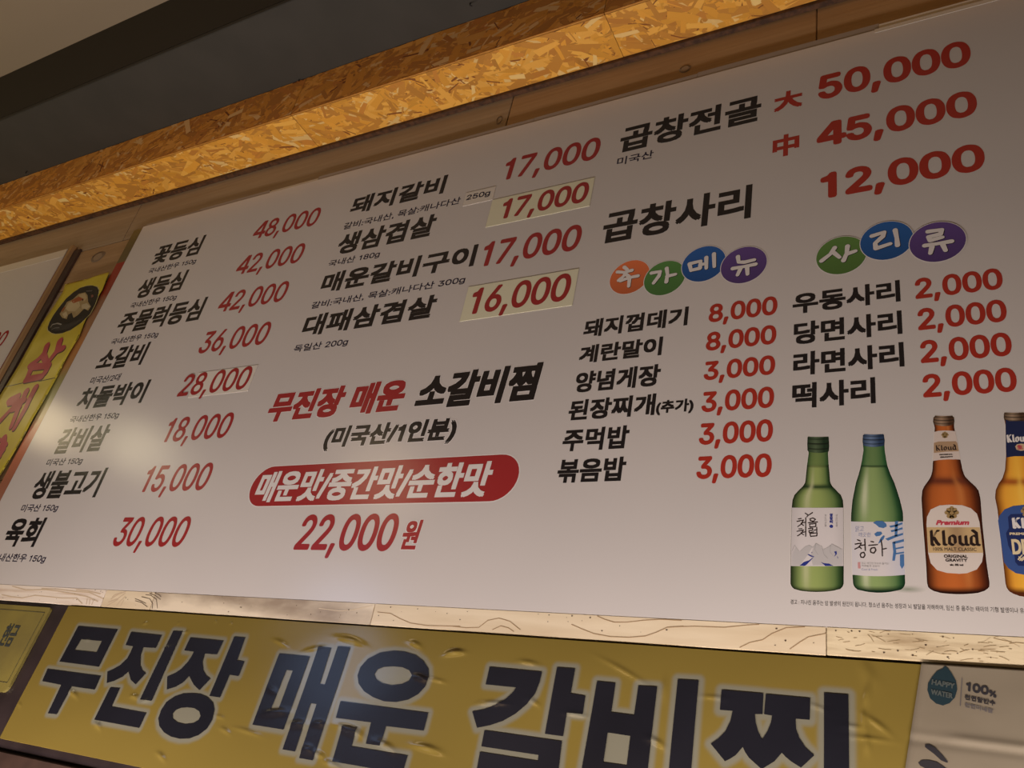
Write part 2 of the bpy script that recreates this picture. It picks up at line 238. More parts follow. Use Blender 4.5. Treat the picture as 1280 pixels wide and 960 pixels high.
'%':(676,[[175,283],[160,284],[146,286],[132,291],[121,297],[110,305],[101,314],[93,324],[86,335],[81,347],[78,360],[75,373],[75,388],[75,412],[76,426],[78,440],[81,452],[87,464],[93,476],[101,486],[110,495],[121,503],[133,509],[146,513],[160,516],[175,517],[191,516],[206,513],[219,509],[230,503],[241,495],[250,486],[258,476],[264,464],[269,452],[273,440],[275,426],[276,412],[276,388],[275,373],[273,360],[269,347],[264,335],[257,324],[250,314],[241,305],[230,297],[218,291],[205,286],[191,284],[175,327],[188,329],[198,332],[206,338],[212,346],[217,355],[221,365],[223,376],[223,388],[223,412],[223,424],[221,435],[217,445],[213,454],[206,462],[198,468],[188,471],[175,473],[164,471],[153,468],[145,462],[138,454],[133,445],[130,435],[128,424],[127,412],[127,388],[128,376],[130,365],[133,355],[138,346],[145,338],[153,332],[163,329],[501,-10],[486,-9],[471,-6],[458,-2],[446,5],[436,12],[426,21],[419,31],[412,43],[407,55],[403,68],[401,81],[400,95],[400,120],[401,134],[403,147],[407,160],[412,172],[419,184],[427,194],[436,203],[447,210],[458,217],[471,221],[486,224],[501,225],[517,224],[531,221],[544,217],[556,210],[566,203],[576,194],[583,184],[590,172],[595,160],[598,147],[600,134],[601,120],[601,95],[600,81],[598,68],[594,55],[589,43],[583,31],[575,21],[566,12],[555,5],[544,-2],[531,-6],[517,-9],[501,35],[513,36],[523,39],[531,45],[538,53],[543,62],[546,73],[548,84],[549,95],[549,120],[548,131],[546,142],[543,153],[538,162],[532,170],[524,176],[513,179],[501,180],[489,179],[479,176],[471,170],[464,162],[459,153],[456,142],[453,131],[453,120],[453,95],[453,84],[455,73],[459,62],[464,53],[470,45],[479,39],[489,36],[132,0],[482,509],[540,509],[191,0]],[[24,26,25],[23,26,24],[23,27,26],[22,27,23],[22,28,27],[21,28,22],[21,29,28],[168,170,169],[168,171,170],[20,29,21],[20,30,29],[19,30,20],[19,31,30],[18,31,19],[18,32,31],[17,67,18],[67,32,18],[67,33,32],[17,68,67],[66,33,67],[17,69,68],[65,33,66],[17,70,69],[64,33,65],[16,70,17],[64,34,33],[16,71,70],[63,34,64],[16,72,71],[62,34,63],[15,72,16],[62,35,34],[15,73,72],[61,35,62],[14,73,15],[61,36,35],[14,74,73],[60,36,61],[13,74,14],[60,37,36],[13,75,74],[59,37,60],[12,75,13],[12,76,75],[58,37,59],[58,38,37],[11,76,12],[11,77,76],[57,38,58],[57,39,38],[11,78,77],[56,39,57],[10,78,11],[56,40,39],[10,79,78],[55,40,56],[9,79,10],[55,41,40],[9,80,79],[54,41,55],[8,80,9],[54,42,41],[8,81,80],[53,42,54],[8,82,81],[52,42,53],[7,82,8],[52,43,42],[7,83,82],[51,43,52],[7,50,83],[50,43,51],[7,43,50],[7,44,43],[6,44,7],[6,45,44],[5,45,6],[5,46,45],[4,46,5],[3,46,4],[3,47,46],[2,47,3],[2,48,47],[1,48,2],[1,49,48],[0,49,1],[108,110,109],[107,110,108],[107,111,110],[106,111,107],[106,112,111],[105,112,106],[105,113,112],[104,113,105],[104,114,113],[103,114,104],[103,115,114],[102,115,103],[102,116,115],[101,151,102],[151,116,102],[151,117,116],[101,152,151],[150,117,151],[149,117,150],[101,153,152],[148,117,149],[101,154,153],[100,154,101],[148,118,117],[147,118,148],[100,155,154],[100,156,155],[146,118,147],[99,156,100],[146,119,118],[99,157,156],[145,119,146],[98,157,99],[145,120,119],[98,158,157],[144,120,145],[97,158,98],[144,121,120],[97,159,158],[143,121,144],[96,159,97],[96,160,159],[142,121,143],[142,122,121],[95,160,96],[95,161,160],[141,122,142],[141,123,122],[140,123,141],[95,162,161],[140,124,123],[94,162,95],[139,124,140],[94,163,162],[93,163,94],[139,125,124],[138,125,139],[93,164,163],[92,164,93],[138,126,125],[92,165,164],[137,126,138],[92,166,165],[136,126,137],[91,166,92],[136,127,126],[91,167,166],[135,127,136],[91,134,167],[134,127,135],[91,127,134],[90,127,91],[90,128,127],[90,129,128],[89,129,90],[89,130,129],[88,130,89],[87,130,88],[87,131,130],[87,132,131],[86,132,87],[85,132,86],[85,133,132],[84,133,85]]),
'g':(425,[[207,-151],[180,-149],[156,-146],[134,-140],[114,-132],[97,-122],[82,-110],[70,-97],[59,-84],[51,-69],[101,-41],[107,-49],[114,-57],[122,-66],[131,-74],[142,-82],[154,-88],[169,-93],[187,-96],[207,-97],[236,-95],[261,-87],[282,-75],[298,-58],[308,-34],[311,-6],[311,68],[306,68],[301,60],[294,51],[287,41],[277,32],[266,23],[252,16],[236,10],[217,6],[195,5],[165,7],[138,14],[113,27],[90,43],[71,65],[55,90],[43,120],[36,154],[34,191],[36,229],[43,263],[55,293],[71,320],[90,342],[112,361],[138,374],[166,382],[196,384],[218,383],[237,379],[253,373],[267,365],[279,356],[288,346],[296,336],[302,327],[308,319],[313,319],[313,379],[372,379],[372,-9],[370,-40],[363,-67],[350,-90],[334,-109],[314,-124],[291,-136],[265,-144],[237,-149],[205,59],[227,61],[246,66],[264,75],[278,87],[290,103],[300,121],[307,142],[311,166],[312,193],[311,219],[307,242],[300,264],[291,283],[279,299],[264,312],[247,322],[227,328],[205,330],[182,328],[163,322],[145,312],[130,298],[118,282],[109,262],[102,241],[98,218],[96,193],[98,167],[102,144],[109,123],[118,104],[131,88],[145,76],[163,66],[183,61]],[[53,55,54],[53,56,55],[52,56,53],[64,66,65],[64,67,66],[52,57,56],[51,57,52],[51,58,57],[51,59,58],[50,59,51],[50,60,59],[50,61,60],[49,94,50],[94,61,50],[94,62,61],[49,95,94],[93,62,94],[92,62,93],[49,96,95],[92,63,62],[91,63,92],[49,97,96],[48,97,49],[91,64,63],[91,90,64],[90,89,64],[89,88,64],[88,87,64],[87,67,64],[48,98,97],[48,99,98],[47,99,48],[47,100,99],[46,100,47],[46,101,100],[86,67,87],[46,102,101],[45,102,46],[85,67,86],[45,103,102],[45,104,103],[84,67,85],[44,104,45],[44,105,104],[83,67,84],[43,105,44],[43,106,105],[82,67,83],[43,107,106],[81,67,82],[42,107,43],[42,108,107],[80,26,81],[26,67,81],[41,108,42],[41,109,108],[79,26,80],[41,110,109],[78,27,79],[27,26,79],[78,28,27],[25,67,26],[41,111,110],[77,28,78],[40,111,41],[40,76,111],[76,28,77],[76,29,28],[40,29,76],[40,30,29],[39,30,40],[39,31,30],[39,32,31],[38,32,39],[38,33,32],[38,34,33],[37,34,38],[37,35,34],[36,35,37],[24,67,25],[24,68,67],[23,68,24],[23,69,68],[9,11,10],[9,12,11],[9,13,12],[22,69,23],[9,14,13],[22,70,69],[8,14,9],[8,15,14],[21,70,22],[8,16,15],[7,16,8],[20,70,21],[7,17,16],[20,71,70],[7,18,17],[19,71,20],[7,19,18],[7,71,19],[6,71,7],[6,72,71],[5,72,6],[4,72,5],[4,73,72],[3,73,4],[3,74,73],[2,74,3],[2,75,74],[1,75,2],[1,0,75]]),
'/':(249,[[235,533],[71,-76],[14,-76],[178,533]],[[2,0,3],[2,1,0]])}
_cache = {}


def glyph_mesh(body, clean):
    """flat outline mesh (verts 2D, faces) of a string; digits use the plain grotesque glyphs above"""
    key = (body, clean)
    if key in _cache: return _cache[key]
    if clean:
        V = []; F = []; x = 0
        for ch in body:
            adv, v, f = GLYPH[ch]
            k = len(V)
            V += [((a + x) / 1000.0, b / 1000.0) for a, b in v]
            F += [tuple(i + k for i in q) for q in f]
            x += adv * (0.94 if ch != ',' else 1.0)
    elif clean is None:      # digits from the table above, everything else from the built-in font
        V = []; F = []; x = 0.0
        for run in re.findall('[0-9g]+|[^0-9g]+', body):
            if run[0] in '0123456789g':
                sc = 1.32; v, f = glyph_mesh(run, True); w = sc * sum(GLYPH[c_][0] for c_ in run) * 0.94 / 1000
            else:
                sc = 1.0; v, f = glyph_mesh(run, False)
                w = max(a for a, b in glyph_mesh(run + '\uac00', False)[0]) - max(a for a, b in glyph_mesh('\uac00', False)[0])
            k = len(V); V += [(a * sc + x, b * sc) for a, b in v]; F += [tuple(i + k for i in q) for q in f]; x += w
    else:
        c = bpy.data.curves.new('lettering', 'FONT'); c.body = body; c.size = 1.0; c.resolution_u = 3
        o = bpy.data.objects.new('lettering', c); COL.objects.link(o)
        bpy.context.view_layer.update()
        me = o.to_mesh()
        V = [(v.co.x, v.co.y) for v in me.vertices]; F = [tuple(p.vertices) for p in me.polygons]
        o.to_mesh_clear(); bpy.data.objects.remove(o); bpy.data.curves.remove(c)
    _cache[key] = (V, F)
    return _cache[key]


def text(mb, body, x0, x1, z0, z1, bold=0.003, put=None, clean=False, round_=False, col=None, shear=0.0, squeeze=1.0):
    """fit a string into a box on a surface; put(x, z, k) gives the 3D point. bold = half the added stroke width"""
    V, F = glyph_mesh(body, clean)
    xs = [v[0] for v in V]; ys = [v[1] for v in V]
    if clean:
        Vz, _ = glyph_mesh('0', True); ya, yb = min(v[1] for v in Vz), max(v[1] for v in Vz)
    else:
        ya, yb = min(ys), max(ys)
    xa, xb = min(xs), max(xs)
    b = bold
    sh = shear * (z1 - z0)
    sx = (x1 - x0 - 2 * b - abs(sh)) / (xb - xa); sz = (z1 - z0 - 2 * b) / (yb - ya)
    P = [(x0 + b + (x - xa) * sx, z0 + b + (y - ya) * sz) for x, y in V]
    if shear: P = [(x + shear * (z - z0), z) for x, z in P]
    if b <= 0: sh_list = [(0, 0)]
    elif round_: sh_list = [(0, 0)] + [(b * math.cos(a), b * math.sin(a)) for a in [math.pi / 4 * i for i in range(8)]]
    elif b > 0.0034: sh_list = [(b * i / 2, b * j / 2) for i in range(-2, 3) for j in range(-2, 3)]
    else: sh_list = [(0, 0), (b, b), (-b, b), (b, -b), (-b, -b)]
    for i, (dx, dz) in enumerate(sh_list):
        mb.add([put(x + dx, z + dz, i) for x, z in P], F, col)


def board_put(layer):
    y = WALL - 0.00018 * layer
    return lambda x, z, k=0: (x, y - 0.000004 * k, z)


def wall_text(name, body, x0, x1, z0, z1, bold, material, parent, layer=1, **k):
    mb = MB(); text(mb, body, x0, x1, z0, z1, bold, board_put(layer), **k)
    return mb.build(name, material, parent, origin=((x0 + x1) / 2, WALL, (z0 + z1) / 2))


STEP = [0]


def stroke(mb, pts, w, put, nib=None, col=None, taper=None):
    """a pen stroke: flat quads with round joints, or a slanted broad nib"""
    n = len(pts)
    for i_ in range(n - 1):
        (x0, z0), (x1, z1) = pts[i_], pts[i_ + 1]
        STEP[0] = (STEP[0] + 3) % 36; i = STEP[0]
        if nib:
            nx, nz = nib[0] * w / 2, nib[1] * w / 2
            q = [(x0 - nx, z0 - nz), (x1 - nx, z1 - nz), (x1 + nx, z1 + nz), (x0 + nx, z0 + nz)]
            if abs((x1 - x0) * nz - (z1 - z0) * nx) < 1e-12: continue
            if (x1 - x0) * nz - (z1 - z0) * nx < 0: q = q[::-1]
            mb.add([put(x, z, i) for x, z in q], [(0, 1, 2, 3)], col)
        else:
            wa, wb = (w, w) if taper is None else (w * taper[min(i_, len(taper) - 1)], w * taper[min(i_ + 1, len(taper) - 1)])
            L = math.hypot(x1 - x0, z1 - z0) or 1e-9
            nx, nz = -(z1 - z0) / L, (x1 - x0) / L
            q = [(x0 - nx * wa / 2, z0 - nz * wa / 2), (x1 - nx * wb / 2, z1 - nz * wb / 2), (x1 + nx * wb / 2, z1 + nz * wb / 2), (x0 + nx * wa / 2, z0 + nz * wa / 2)]
            mb.add([put(x, z, i) for x, z in q], [(0, 1, 2, 3)], col)
            for kk, (cx, cz, ww) in enumerate(((x0, z0, wa), (x1, z1, wb))):
                mb.add([put(cx + ww / 2 * math.cos(a), cz + ww / 2 * math.sin(a), i + 1 + kk) for a in [math.pi / 5 * j for j in range(10)]], [tuple(range(10))], col)


def curve_shape(polys, offset=0.0):
    """fill closed outlines (holes inside) and optionally grow them; returns verts 2D, faces"""
    c = bpy.data.curves.new('outline', 'CURVE'); c.dimensions = '2D'; c.fill_mode = 'BOTH'
    for p in polys:
        s = c.splines.new('POLY'); s.points.add(len(p) - 1)
        for i, (x, z) in enumerate(p): s.points[i].co = (x, z, 0, 1)
        s.use_cyclic_u = True
    o = bpy.data.objects.new('outline', c); COL.objects.link(o)
    bpy.context.view_layer.update()
    me = o.to_mesh()
    V = [(v.co.x, v.co.y) for v in me.vertices]; F = [tuple(p.vertices) for p in me.polygons]
    o.to_mesh_clear(); bpy.data.objects.remove(o); bpy.data.curves.remove(c)
    return V, F


def fine(V, F, step):
    """cut a flat shape along a grid so that it can follow a wavy sheet"""
    bm = bmesh.new(); vs = [bm.verts.new((x, z, 0)) for x, z in V]
    for f in F:
        try: bm.faces.new([vs[i] for i in f])
        except ValueError: pass
    for ax in (0, 1):
        lo = min(v[ax] for v in V); hi = max(v[ax] for v in V); c = lo + step[ax]
        while c < hi:
            co = (c, 0, 0) if ax == 0 else (0, c, 0); no = (1, 0, 0) if ax == 0 else (0, 1, 0)
            bmesh.ops.bisect_plane(bm, geom=bm.verts[:] + bm.edges[:] + bm.faces[:], plane_co=co, plane_no=no); c += step[ax]
    bm.verts.index_update()
    V2 = [(v.co.x, v.co.y) for v in bm.verts]; F2 = [tuple(v.index for v in f.verts) for f in bm.faces]
    bm.free()
    return V2, F2


def text3(mb, body, BL, BR, TL, bold, put, **k):
    """lettering in a slanted box given by three corners on the surface"""
    W = math.hypot(BR[0] - BL[0], BR[1] - BL[1]); H = math.hypot(TL[0] - BL[0], TL[1] - BL[1])
    text(mb, body, 0, W, 0, H, bold, lambda x, z, i=0: put(BL[0] + (BR[0] - BL[0]) * x / W + (TL[0] - BL[0]) * z / H, BL[1] + (BR[1] - BL[1]) * x / W + (TL[1] - BL[1]) * z / H, i), **k)

# ------------------------------------------------------------------ room shell
def Z(h): return h + EYE

M_wood = mottled('weathered_plank_wood', (0.36, 0.275, 0.185, 1), (0.28, 0.205, 0.130, 1), (1.6, 9, 40), 0.55, 7, 0.3, 0.72, 0.2, distort=1.2)
M_wood2 = mottled('weathered_plank_wood_brown', (0.41, 0.265, 0.14, 1), (0.32, 0.195, 0.095, 1), (2.0, 9, 40), 0.55, 7, 0.3, 0.72, 0.2, distort=1.3)
M_knot = mat('knot_wood', (0.20, 0.14, 0.09, 1), 0.6)
M_knot_in = mat('knot_heart', (0.30, 0.215, 0.14, 1), 0.6)
M_dark = mottled('plum_stained_panel', (0.022, 0.014, 0.015, 1), (0.038, 0.025, 0.026, 1), (9, 9, 9), 0.42, 6, 0.35, 0.65, 0.1)
M_brown = mottled('dark_brown_panel', (0.036, 0.018, 0.013, 1), (0.058, 0.030, 0.021, 1), (14, 14, 14), 0.5, 6, 0.35, 0.65, 0.1)

XL, XR = -6.2, 0.75
wall = MB(); wall.box((XL, WALL + 0.034, 0), (XR, WALL + 0.12, Z(2.9)))
wall_back = structure('wall_back', wall, M_dark, origin=(-2.7, WALL + 0.034, 0))

YP = WALL + 0.012        # front of the planks


def plank(x0, x1, z0, z1, material, y0=YP, y1=WALL + 0.034, parent=None, gap=0.0022, bev=0.0015):
    mb = MB(); mb.box((x0 + gap / 2, y0, z0 + gap / 2), (x1 - gap / 2, y1, z1 - gap / 2))
    return mb.build('plank', material, parent or wall_back, origin=((x0 + x1) / 2, y0, (z0 + z1) / 2), bevel=bev)


def knot(parent, x, z, rx, rz):
    mb = MB(); n = 14
    ring = lambda s, y: [(x + rx * s * math.cos(a) * (1 + .08 * math.sin(3 * a)), y, z + rz * s * math.sin(a)) for a in [2 * math.pi * i / n for i in range(n)]]
    a, b = ring(1, YP - 0.0006), ring(0.72, YP - 0.0022)
    mb.add(a + b, [(i, (i + 1) % n, n + (i + 1) % n, n + i) for i in range(n)])
    k = mb.build('knot', M_knot, parent, origin=(x, YP, z))
    return k


def knot_heart(parent, x, z, rx, rz):
    mb = MB(); n = 14
    mb.add([(x + rx * math.cos(a), YP - 0.0018, z + rz * math.sin(a)) for a in [2 * math.pi * i / n for i in range(n)]], [tuple(range(n))])
    return mb.build('knot_heart', M_knot_in, parent, origin=(x, YP, z))


top_joints = [XL, -4.9, -3.079, -1.23, -0.283, XR]
for i in range(len(top_joints) - 1):
    p = plank(top_joints[i], top_joints[i + 1], Z(1.922), Z(2.145), [M_wood, M_wood, M_wood, M_wood2, M_wood2][i])
    if i == 3:
        knot(p, -0.644, Z(2.030), 0.018, 0.016); knot_heart(p, -0.644, Z(2.030), 0.012, 0.011)
    if i == 2:
        knot(p, -1.262, Z(2.030), 0.012, 0.020)
rows = [1.922, 1.70, 1.478, 1.256, 1.034, 0.812, 0.59, 0.437]
for r in range(len(rows) - 1):
    js = [XL, -4.6 + 0.3 * (r % 2), -2.7 - 0.25 * (r % 3), -0.9 + 0.4 * (r % 2), XR]
    for i in range(len(js) - 1):
        p = plank(js[i], js[i + 1], Z(rows[r + 1]), Z(rows[r]), M_wood if (i + r) % 2 == 0 else M_wood2)
        if r == 0 and i == 1:
            knot(p, -3.20, Z(1.860), 0.045, 0.030); knot_heart(p, -3.20, Z(1.860), 0.030, 0.020)

# painted bulkhead above the chipboard box, and the ceiling in front of it
M_grey = mottled('grey_paint', (0.042, 0.040, 0.033, 1), (0.050, 0.047, 0.039, 1), (5, 5, 5), 0.75, 3)
M_grey_unlit = mat('unlit_grey_paint', (0.036, 0.031, 0.022, 1), 0.8)  # bulkhead front: the darkness of its unlit face is put into the colour
M_ceil = mat('cream_ceiling_paint', (0.36, 0.29, 0.205, 1), 0.8)
b = MB(); b.box((XL, 1.054, Z(2.338)), (XR, WALL + 0.034, Z(2.36)))
structure('trim_1', b, M_grey, origin=(-2.7, 1.2, Z(2.338)), bevel=0.002)
b = MB(); b.box((XL, 1.054, Z(2.361)), (XR, 1.075, Z(2.757)))
structure('trim_2', b, M_grey_unlit, origin=(-2.7, 1.06, Z(2.36)), bevel=0.002)
b = MB(); b.box((XL, -2.5, Z(2.757)), (XR, 1.12, Z(2.80)))
structure('ceiling', b, M_ceil, origin=(-2.7, 0, Z(2.757)))
M_floor = mottled('brown_floor', (0.16, 0.12, 0.09, 1), (0.22, 0.17, 0.13, 1), (3, 3, 3), 0.5)
b = MB(); b.box((XL, -2.5, -0.05), (XR, WALL + 0.12, 0.0))
structure('floor', b, M_floor, origin=(-2.7, 0, 0))

# ------------------------------------------------------------------ chipboard box over the menu boards
M_osb_face = mottled('chipboard_base', (0.50, 0.21, 0.03, 1), (0.68, 0.33, 0.06, 1), (40, 40, 70), 0.55, 5, 0.3, 0.7, 0.3)
M_strand = printed('chipboard_strand', 0.5)
M_gap = mottled('dark_gap_brown', (0.045, 0.018, 0.007, 1), (0.11, 0.045, 0.016, 1), (60, 60, 60), 0.7, 4)
box = thing('soffit_box', 'long box of orange strand chipboard along the top of the wall above the menu boards', 'soffit', (-2.7, 1.42, Z(2.142)))
YF = 1.334


def strands(n, x0, x1, b0, b1, put, seed, tint=(1, 1, 1)):
    rnd = random.Random(seed)
    mb = MB()
    for i in range(n):
        cx = rnd.uniform(x0, x1); cb = rnd.uniform(b0, b1)
        big = rnd.random()
        L = rnd.uniform(0.030, 0.110) * (1.3 if big > 0.85 else 1); W = L * rnd.uniform(0.10, 0.30) + 0.003
        if big < 0.30: L *= 0.7; W *= 0.28
        a = rnd.gauss(0.25, 0.7) + (math.pi if rnd.random() < .5 else 0)
        ca, sa = math.cos(a), math.sin(a)
        t = rnd.random()
        if big < 0.07: c = (0.28, 0.095, 0.018)
        elif t < 0.30: c = (0.60, 0.27, 0.040)
        elif t < 0.62: c = (0.80, 0.38, 0.045)
        elif t < 0.84: c = (0.92, 0.48, 0.08)
        elif t < 0.93: c = (0.62, 0.26, 0.04)
        else: c = (0.92, 0.62, 0.22)
        j = rnd.uniform(0.88, 1.1); c = (min(.95, c[0] * j * tint[0]), c[1] * j * tint[1], c[2] * j * tint[2], 1)
        j1, j2, j3, j4 = [rnd.uniform(-.25, .25) for _ in range(4)]
        loc = [(-.5, -.5 + j1), (0, -.5 - j2 * .4), (.5 - abs(j3) * .3, -.5 + j2), (.5, .5 + j3), (j1, .5 + j4 * .3), (-.5 + abs(j4) * .3, .5)]
        h = 0.0002 + 0.0016 * (i / n) + rnd.uniform(0, .0001)
        tilt = rnd.uniform(-.006, .006)
        P = []
        for u, v in loc:
            x = cx + u * L * ca - v * W * sa; bb = cb + u * L * sa + v * W * ca
            P.append(put(min(max(x, x0), x1), min(max(bb, b0), b1), h + tilt * v * W))
        mb.add(P, [(0, 1, 2, 3, 4, 5)], c)
    return mb


xs = [XL, -5.72, -4.50, -3.28, -2.06, -0.84, 0.38, XR]
for i in range(len(xs) - 1):
    x0, x1 = xs[i] + 0.0008, xs[i + 1] - 0.0008
    near = 1.0 if x1 > -4.6 else 0.5
    b = MB(); b.box((x0, YF + 0.0060, Z(2.142)), (x1, WALL + 0.010, Z(2.154)))
    p = b.build('underside_panel', M_osb_face, box, origin=((x0 + x1) / 2, 1.42, Z(2.142)), bevel=0.0008)
    s = strands(int(2600 * (x1 - x0) * near), x0, x1, YF + 0.0065, WALL - 0.008, lambda x, q, h: (x, q, Z(2.142) - h), 10 + i)
    o = s.build('wood_strands', M_strand, p, origin=((x0 + x1) / 2, 1.42, Z(2.142))); o['kind'] = 'stuff'
    b = MB(); b.box((x0, YF, Z(2.1405)), (x1, YF + 0.005, Z(2.337)))
    p = b.build('front_panel', M_osb_face, box, origin=((x0 + x1) / 2, YF, Z(2.24)), bevel=0.0012)
    s = strands(int(2300 * (x1 - x0) * near), x0, x1, Z(2.143), Z(2.335), lambda x, q, h: (x, YF - h, q), 40 + i, (0.98, 0.84, 0.95))
    o = s.build('wood_strands', M_strand, p, origin=((x0 + x1) / 2, YF, Z(2.24))); o['kind'] = 'stuff'
# dark strip filling the gap in the corner where the box meets the planks
b = MB(); b.box((XL, WALL - 0.006, Z(2.128)), (XR, WALL + 0.0115, Z(2.1415)))
b.build('gap_strip', M_gap, box, origin=(-2.7, WALL, Z(2.135)), bevel=0.001)

# little bent hooks left in the painted bulkhead
M_hook = mat('blackened_steel', (0.03, 0.03, 0.028, 1), 0.4)


def hook(px, py, label, h):
    r = ray(px, py); t = (Z(2.338) - EYE) / r.z
    x, y = r.x * t, r.y * t
    mb = MB(); R0 = 0.0022; pts = []
    for k in range(9):
        a = k / 8 * 1.4
        pts.append((x + 0.012 * (1 - math.cos(a)) * h, y - 0.004 * math.sin(a), Z(2.338) - 0.018 * math.sin(a) * h))
    n = 6
    vs = []; fs = []
    for (a, b_, c) in pts: vs += [(a + R0 * math.cos(q), b_ + R0 * math.sin(q), c) for q in [2 * math.pi * i / n for i in range(n)]]
    for k in range(8):
        for i in range(n): fs.append((k * n + i, k * n + (i + 1) % n, (k + 1) * n + (i + 1) % n, (k + 1) * n + i))
    mb.add(vs, fs)
    tag(mb.build('ceiling_hook', M_hook, origin=(x, y, Z(2.338)), smooth=True), label, 'hook')


hook(34, 214, 'small dark hook under the grey bulkhead at the far left', 1.2)
hook(374, 100, 'small dark hook under the grey bulkhead above the long menu board', 0.7)
hook(588, 4, 'small dark hook under the grey bulkhead nearest the right', 1.4)

# ------------------------------------------------------------------ whitewashed ledge under the boards
M_ledge = mottled('whitewashed_ledge', (0.80, 0.68, 0.49, 1), (0.66, 0.53, 0.35, 1), (4, 10, 30), 0.42, 8, 0.35, 0.75, 0.15, coat=0.2)
M_ledge_l = mottled('pinkish_whitewashed_ledge', (0.84, 0.74, 0.63, 1), (0.64, 0.50, 0.38, 1), (4, 10, 60), 0.42, 8, 0.5, 0.72, 0.15, coat=0.2)
M_ledge_m = mottled('mottled_ledge', (0.36, 0.28, 0.20, 1), (0.80, 0.69, 0.52, 1), (2.2, 8, 6), 0.42, 6, 0.40, 0.54, 0.15, coat=0.2)  # slow noise from dark brown to pale along this plank
M_ledge_r = mottled('scuffed_whitewashed_ledge', (0.74, 0.62, 0.41, 1), (0.42, 0.31, 0.18, 1), (7, 16, 55), 0.48, 9, 0.50, 0.74, 0.3, coat=0.15)
M_grain = mat('grain_line_brown', (0.36, 0.24, 0.13, 1), 0.6)
M_grain_s = mat('scuff_brown', (0.40, 0.29, 0.16, 1), 0.6)
M_grain_l = mat('grain_line_tan', (0.60, 0.47, 0.32, 1), 0.6)
M_grain_d = mat('grain_line_dark', (0.10, 0.065, 0.04, 1), 0.6)
b = MB(); b.box((XL, WALL + 0.017, Z(0.396)), (XR, WALL + 0.034, Z(0.434)))
ledge = structure('trim_3', b, M_ledge, origin=(-2.7, WALL, Z(0.39)))
LY = WALL - 0.006


def ledge_y(z): return WALL - 0.0004 + (Z(0.4365) - z) * 0.04      # the planks' faces slope back towards their lower edge


lj = [(XL, -4.1, M_ledge_l), (-4.1, -2.188, M_ledge_l), (-2.188, -1.98, M_ledge), (-1.98, -1.230, M_ledge_m), (-1.230, -0.255, M_ledge), (-0.255, XR, M_ledge_r)]
LP = []
for x0, x1, m in lj:
    lo = 0.3885 if x0 < -0.3 else 0.3895
    g_ = 0.0007; q = MB()
    yb, yt, ye = ledge_y(Z(lo)), ledge_y(Z(0.4365)), WALL + 0.0165
    q.add([(x0 + g_, yb, Z(lo)), (x1 - g_, yb, Z(lo)), (x1 - g_, ye, Z(lo)), (x0 + g_, ye, Z(lo)), (x0 + g_, yt, Z(0.4365)), (x1 - g_, yt, Z(0.4365)), (x1 - g_, ye, Z(0.4365)), (x0 + g_, ye, Z(0.4365))],
          [(0, 3, 2, 1), (4, 5, 6, 7), (0, 1, 5, 4), (1, 2, 6, 5), (2, 3, 7, 6), (3, 0, 4, 7)])
    LP.append(q.build('plank', m, ledge, origin=((x0 + x1) / 2, LY, Z(0.41)), bevel=0.0008))


def lput(k=1): return lambda x, z, i=0: (x, ledge_y(z) - 0.0003 * k - 0.000004 * i, z)


def ledge_lines(parent, lines, w, m, s=4.366, off=(0, 0)):
    mb = MB()
    for L in lines:
        P = []
        for (a, b_) in L:
            x, z = on_wall(off[0] + a / s, off[1] + b_ / s, LY)
            P.append((x, min(max(z, Z(0.3925)), Z(0.4345))))
        stroke(mb, P, w, lput())
    o = mb.build('grain_line', m, parent, origin=PLACE[parent.name]); o['kind'] = 'stuff'
    return o


o3 = (560, 740); o4 = (840, 740)
ledge_lines(LP[4], [[(0, 180), (90, 190), (160, 188), (210, 150), (270, 138), (330, 155), (385, 200)], [(235, 200), (280, 180), (320, 190), (350, 210)],
                    [(810, 122), (850, 145), (900, 160), (970, 160), (1060, 150), (1150, 138), (1270, 140)],
                    [(668, 172), (720, 195), (790, 222), (880, 238), (980, 242), (1070, 235), (1130, 215), (1190, 188), (1279, 182)]], 0.0016, M_grain, off=o3)
ledge_lines(LP[4], [[(0, 185), (120, 182), (280, 188), (400, 176), (470, 165)], [(365, 298), (420, 270), (490, 255), (540, 222), (620, 190), (720, 178)],
                    [(640, 305), (690, 270), (740, 240), (800, 228), (838, 220)]], 0.0015, M_grain, off=o4)
ledge_lines(LP[3], [[(830, 105), (900, 112), (950, 140), (1010, 165), (1100, 178), (1279, 182)]], 0.0016, M_grain, off=(280, 740))
ledge_lines(LP[3], [[(510, 85), (620, 98), (700, 92), (800, 70)]], 0.0016, M_ledge, off=(280, 740))
o6 = (0, 720)
ledge_lines(LP[1], [[(0, 135), (70, 150), (150, 160), (250, 140), (330, 148), (450, 160), (560, 160), (600, 200)], [(80, 72), (180, 100), (330, 98), (430, 110), (540, 130), (640, 150), (720, 185)],
                    [(300, 90), (420, 95), (560, 112), (660, 120), (760, 165)], [(560, 100), (650, 108), (740, 130)], [(640, 165), (630, 210)], [(660, 170), (650, 215)], [(690, 170), (670, 215)]], 0.0028, M_grain_l, s=6, off=o6)
ledge_lines(LP[2], [[(930, 112), (880, 130), (820, 165)], [(925, 125), (870, 165), (800, 190)], [(925, 150), (880, 190), (860, 215)], [(900, 120), (850, 135), (830, 150)], [(915, 175), (890, 215)], [(870, 170), (790, 215)]], 0.0032, M_grain_l, s=6, off=o6)
ledge_lines(LP[2], [[(1000, 165), (1040, 180), (1080, 200)], [(1000, 180), (1050, 195), (1090, 225)], [(1050, 150), (1110, 165), (1130, 200), (1125, 240)], [(1080, 135), (1120, 140), (1160, 170), (1165, 235)],
                    [(1110, 125), (1150, 140), (1190, 170)], [(1150, 120), (1180, 135), (1195, 150)]], 0.0016, M_grain_d, s=6, off=o6)
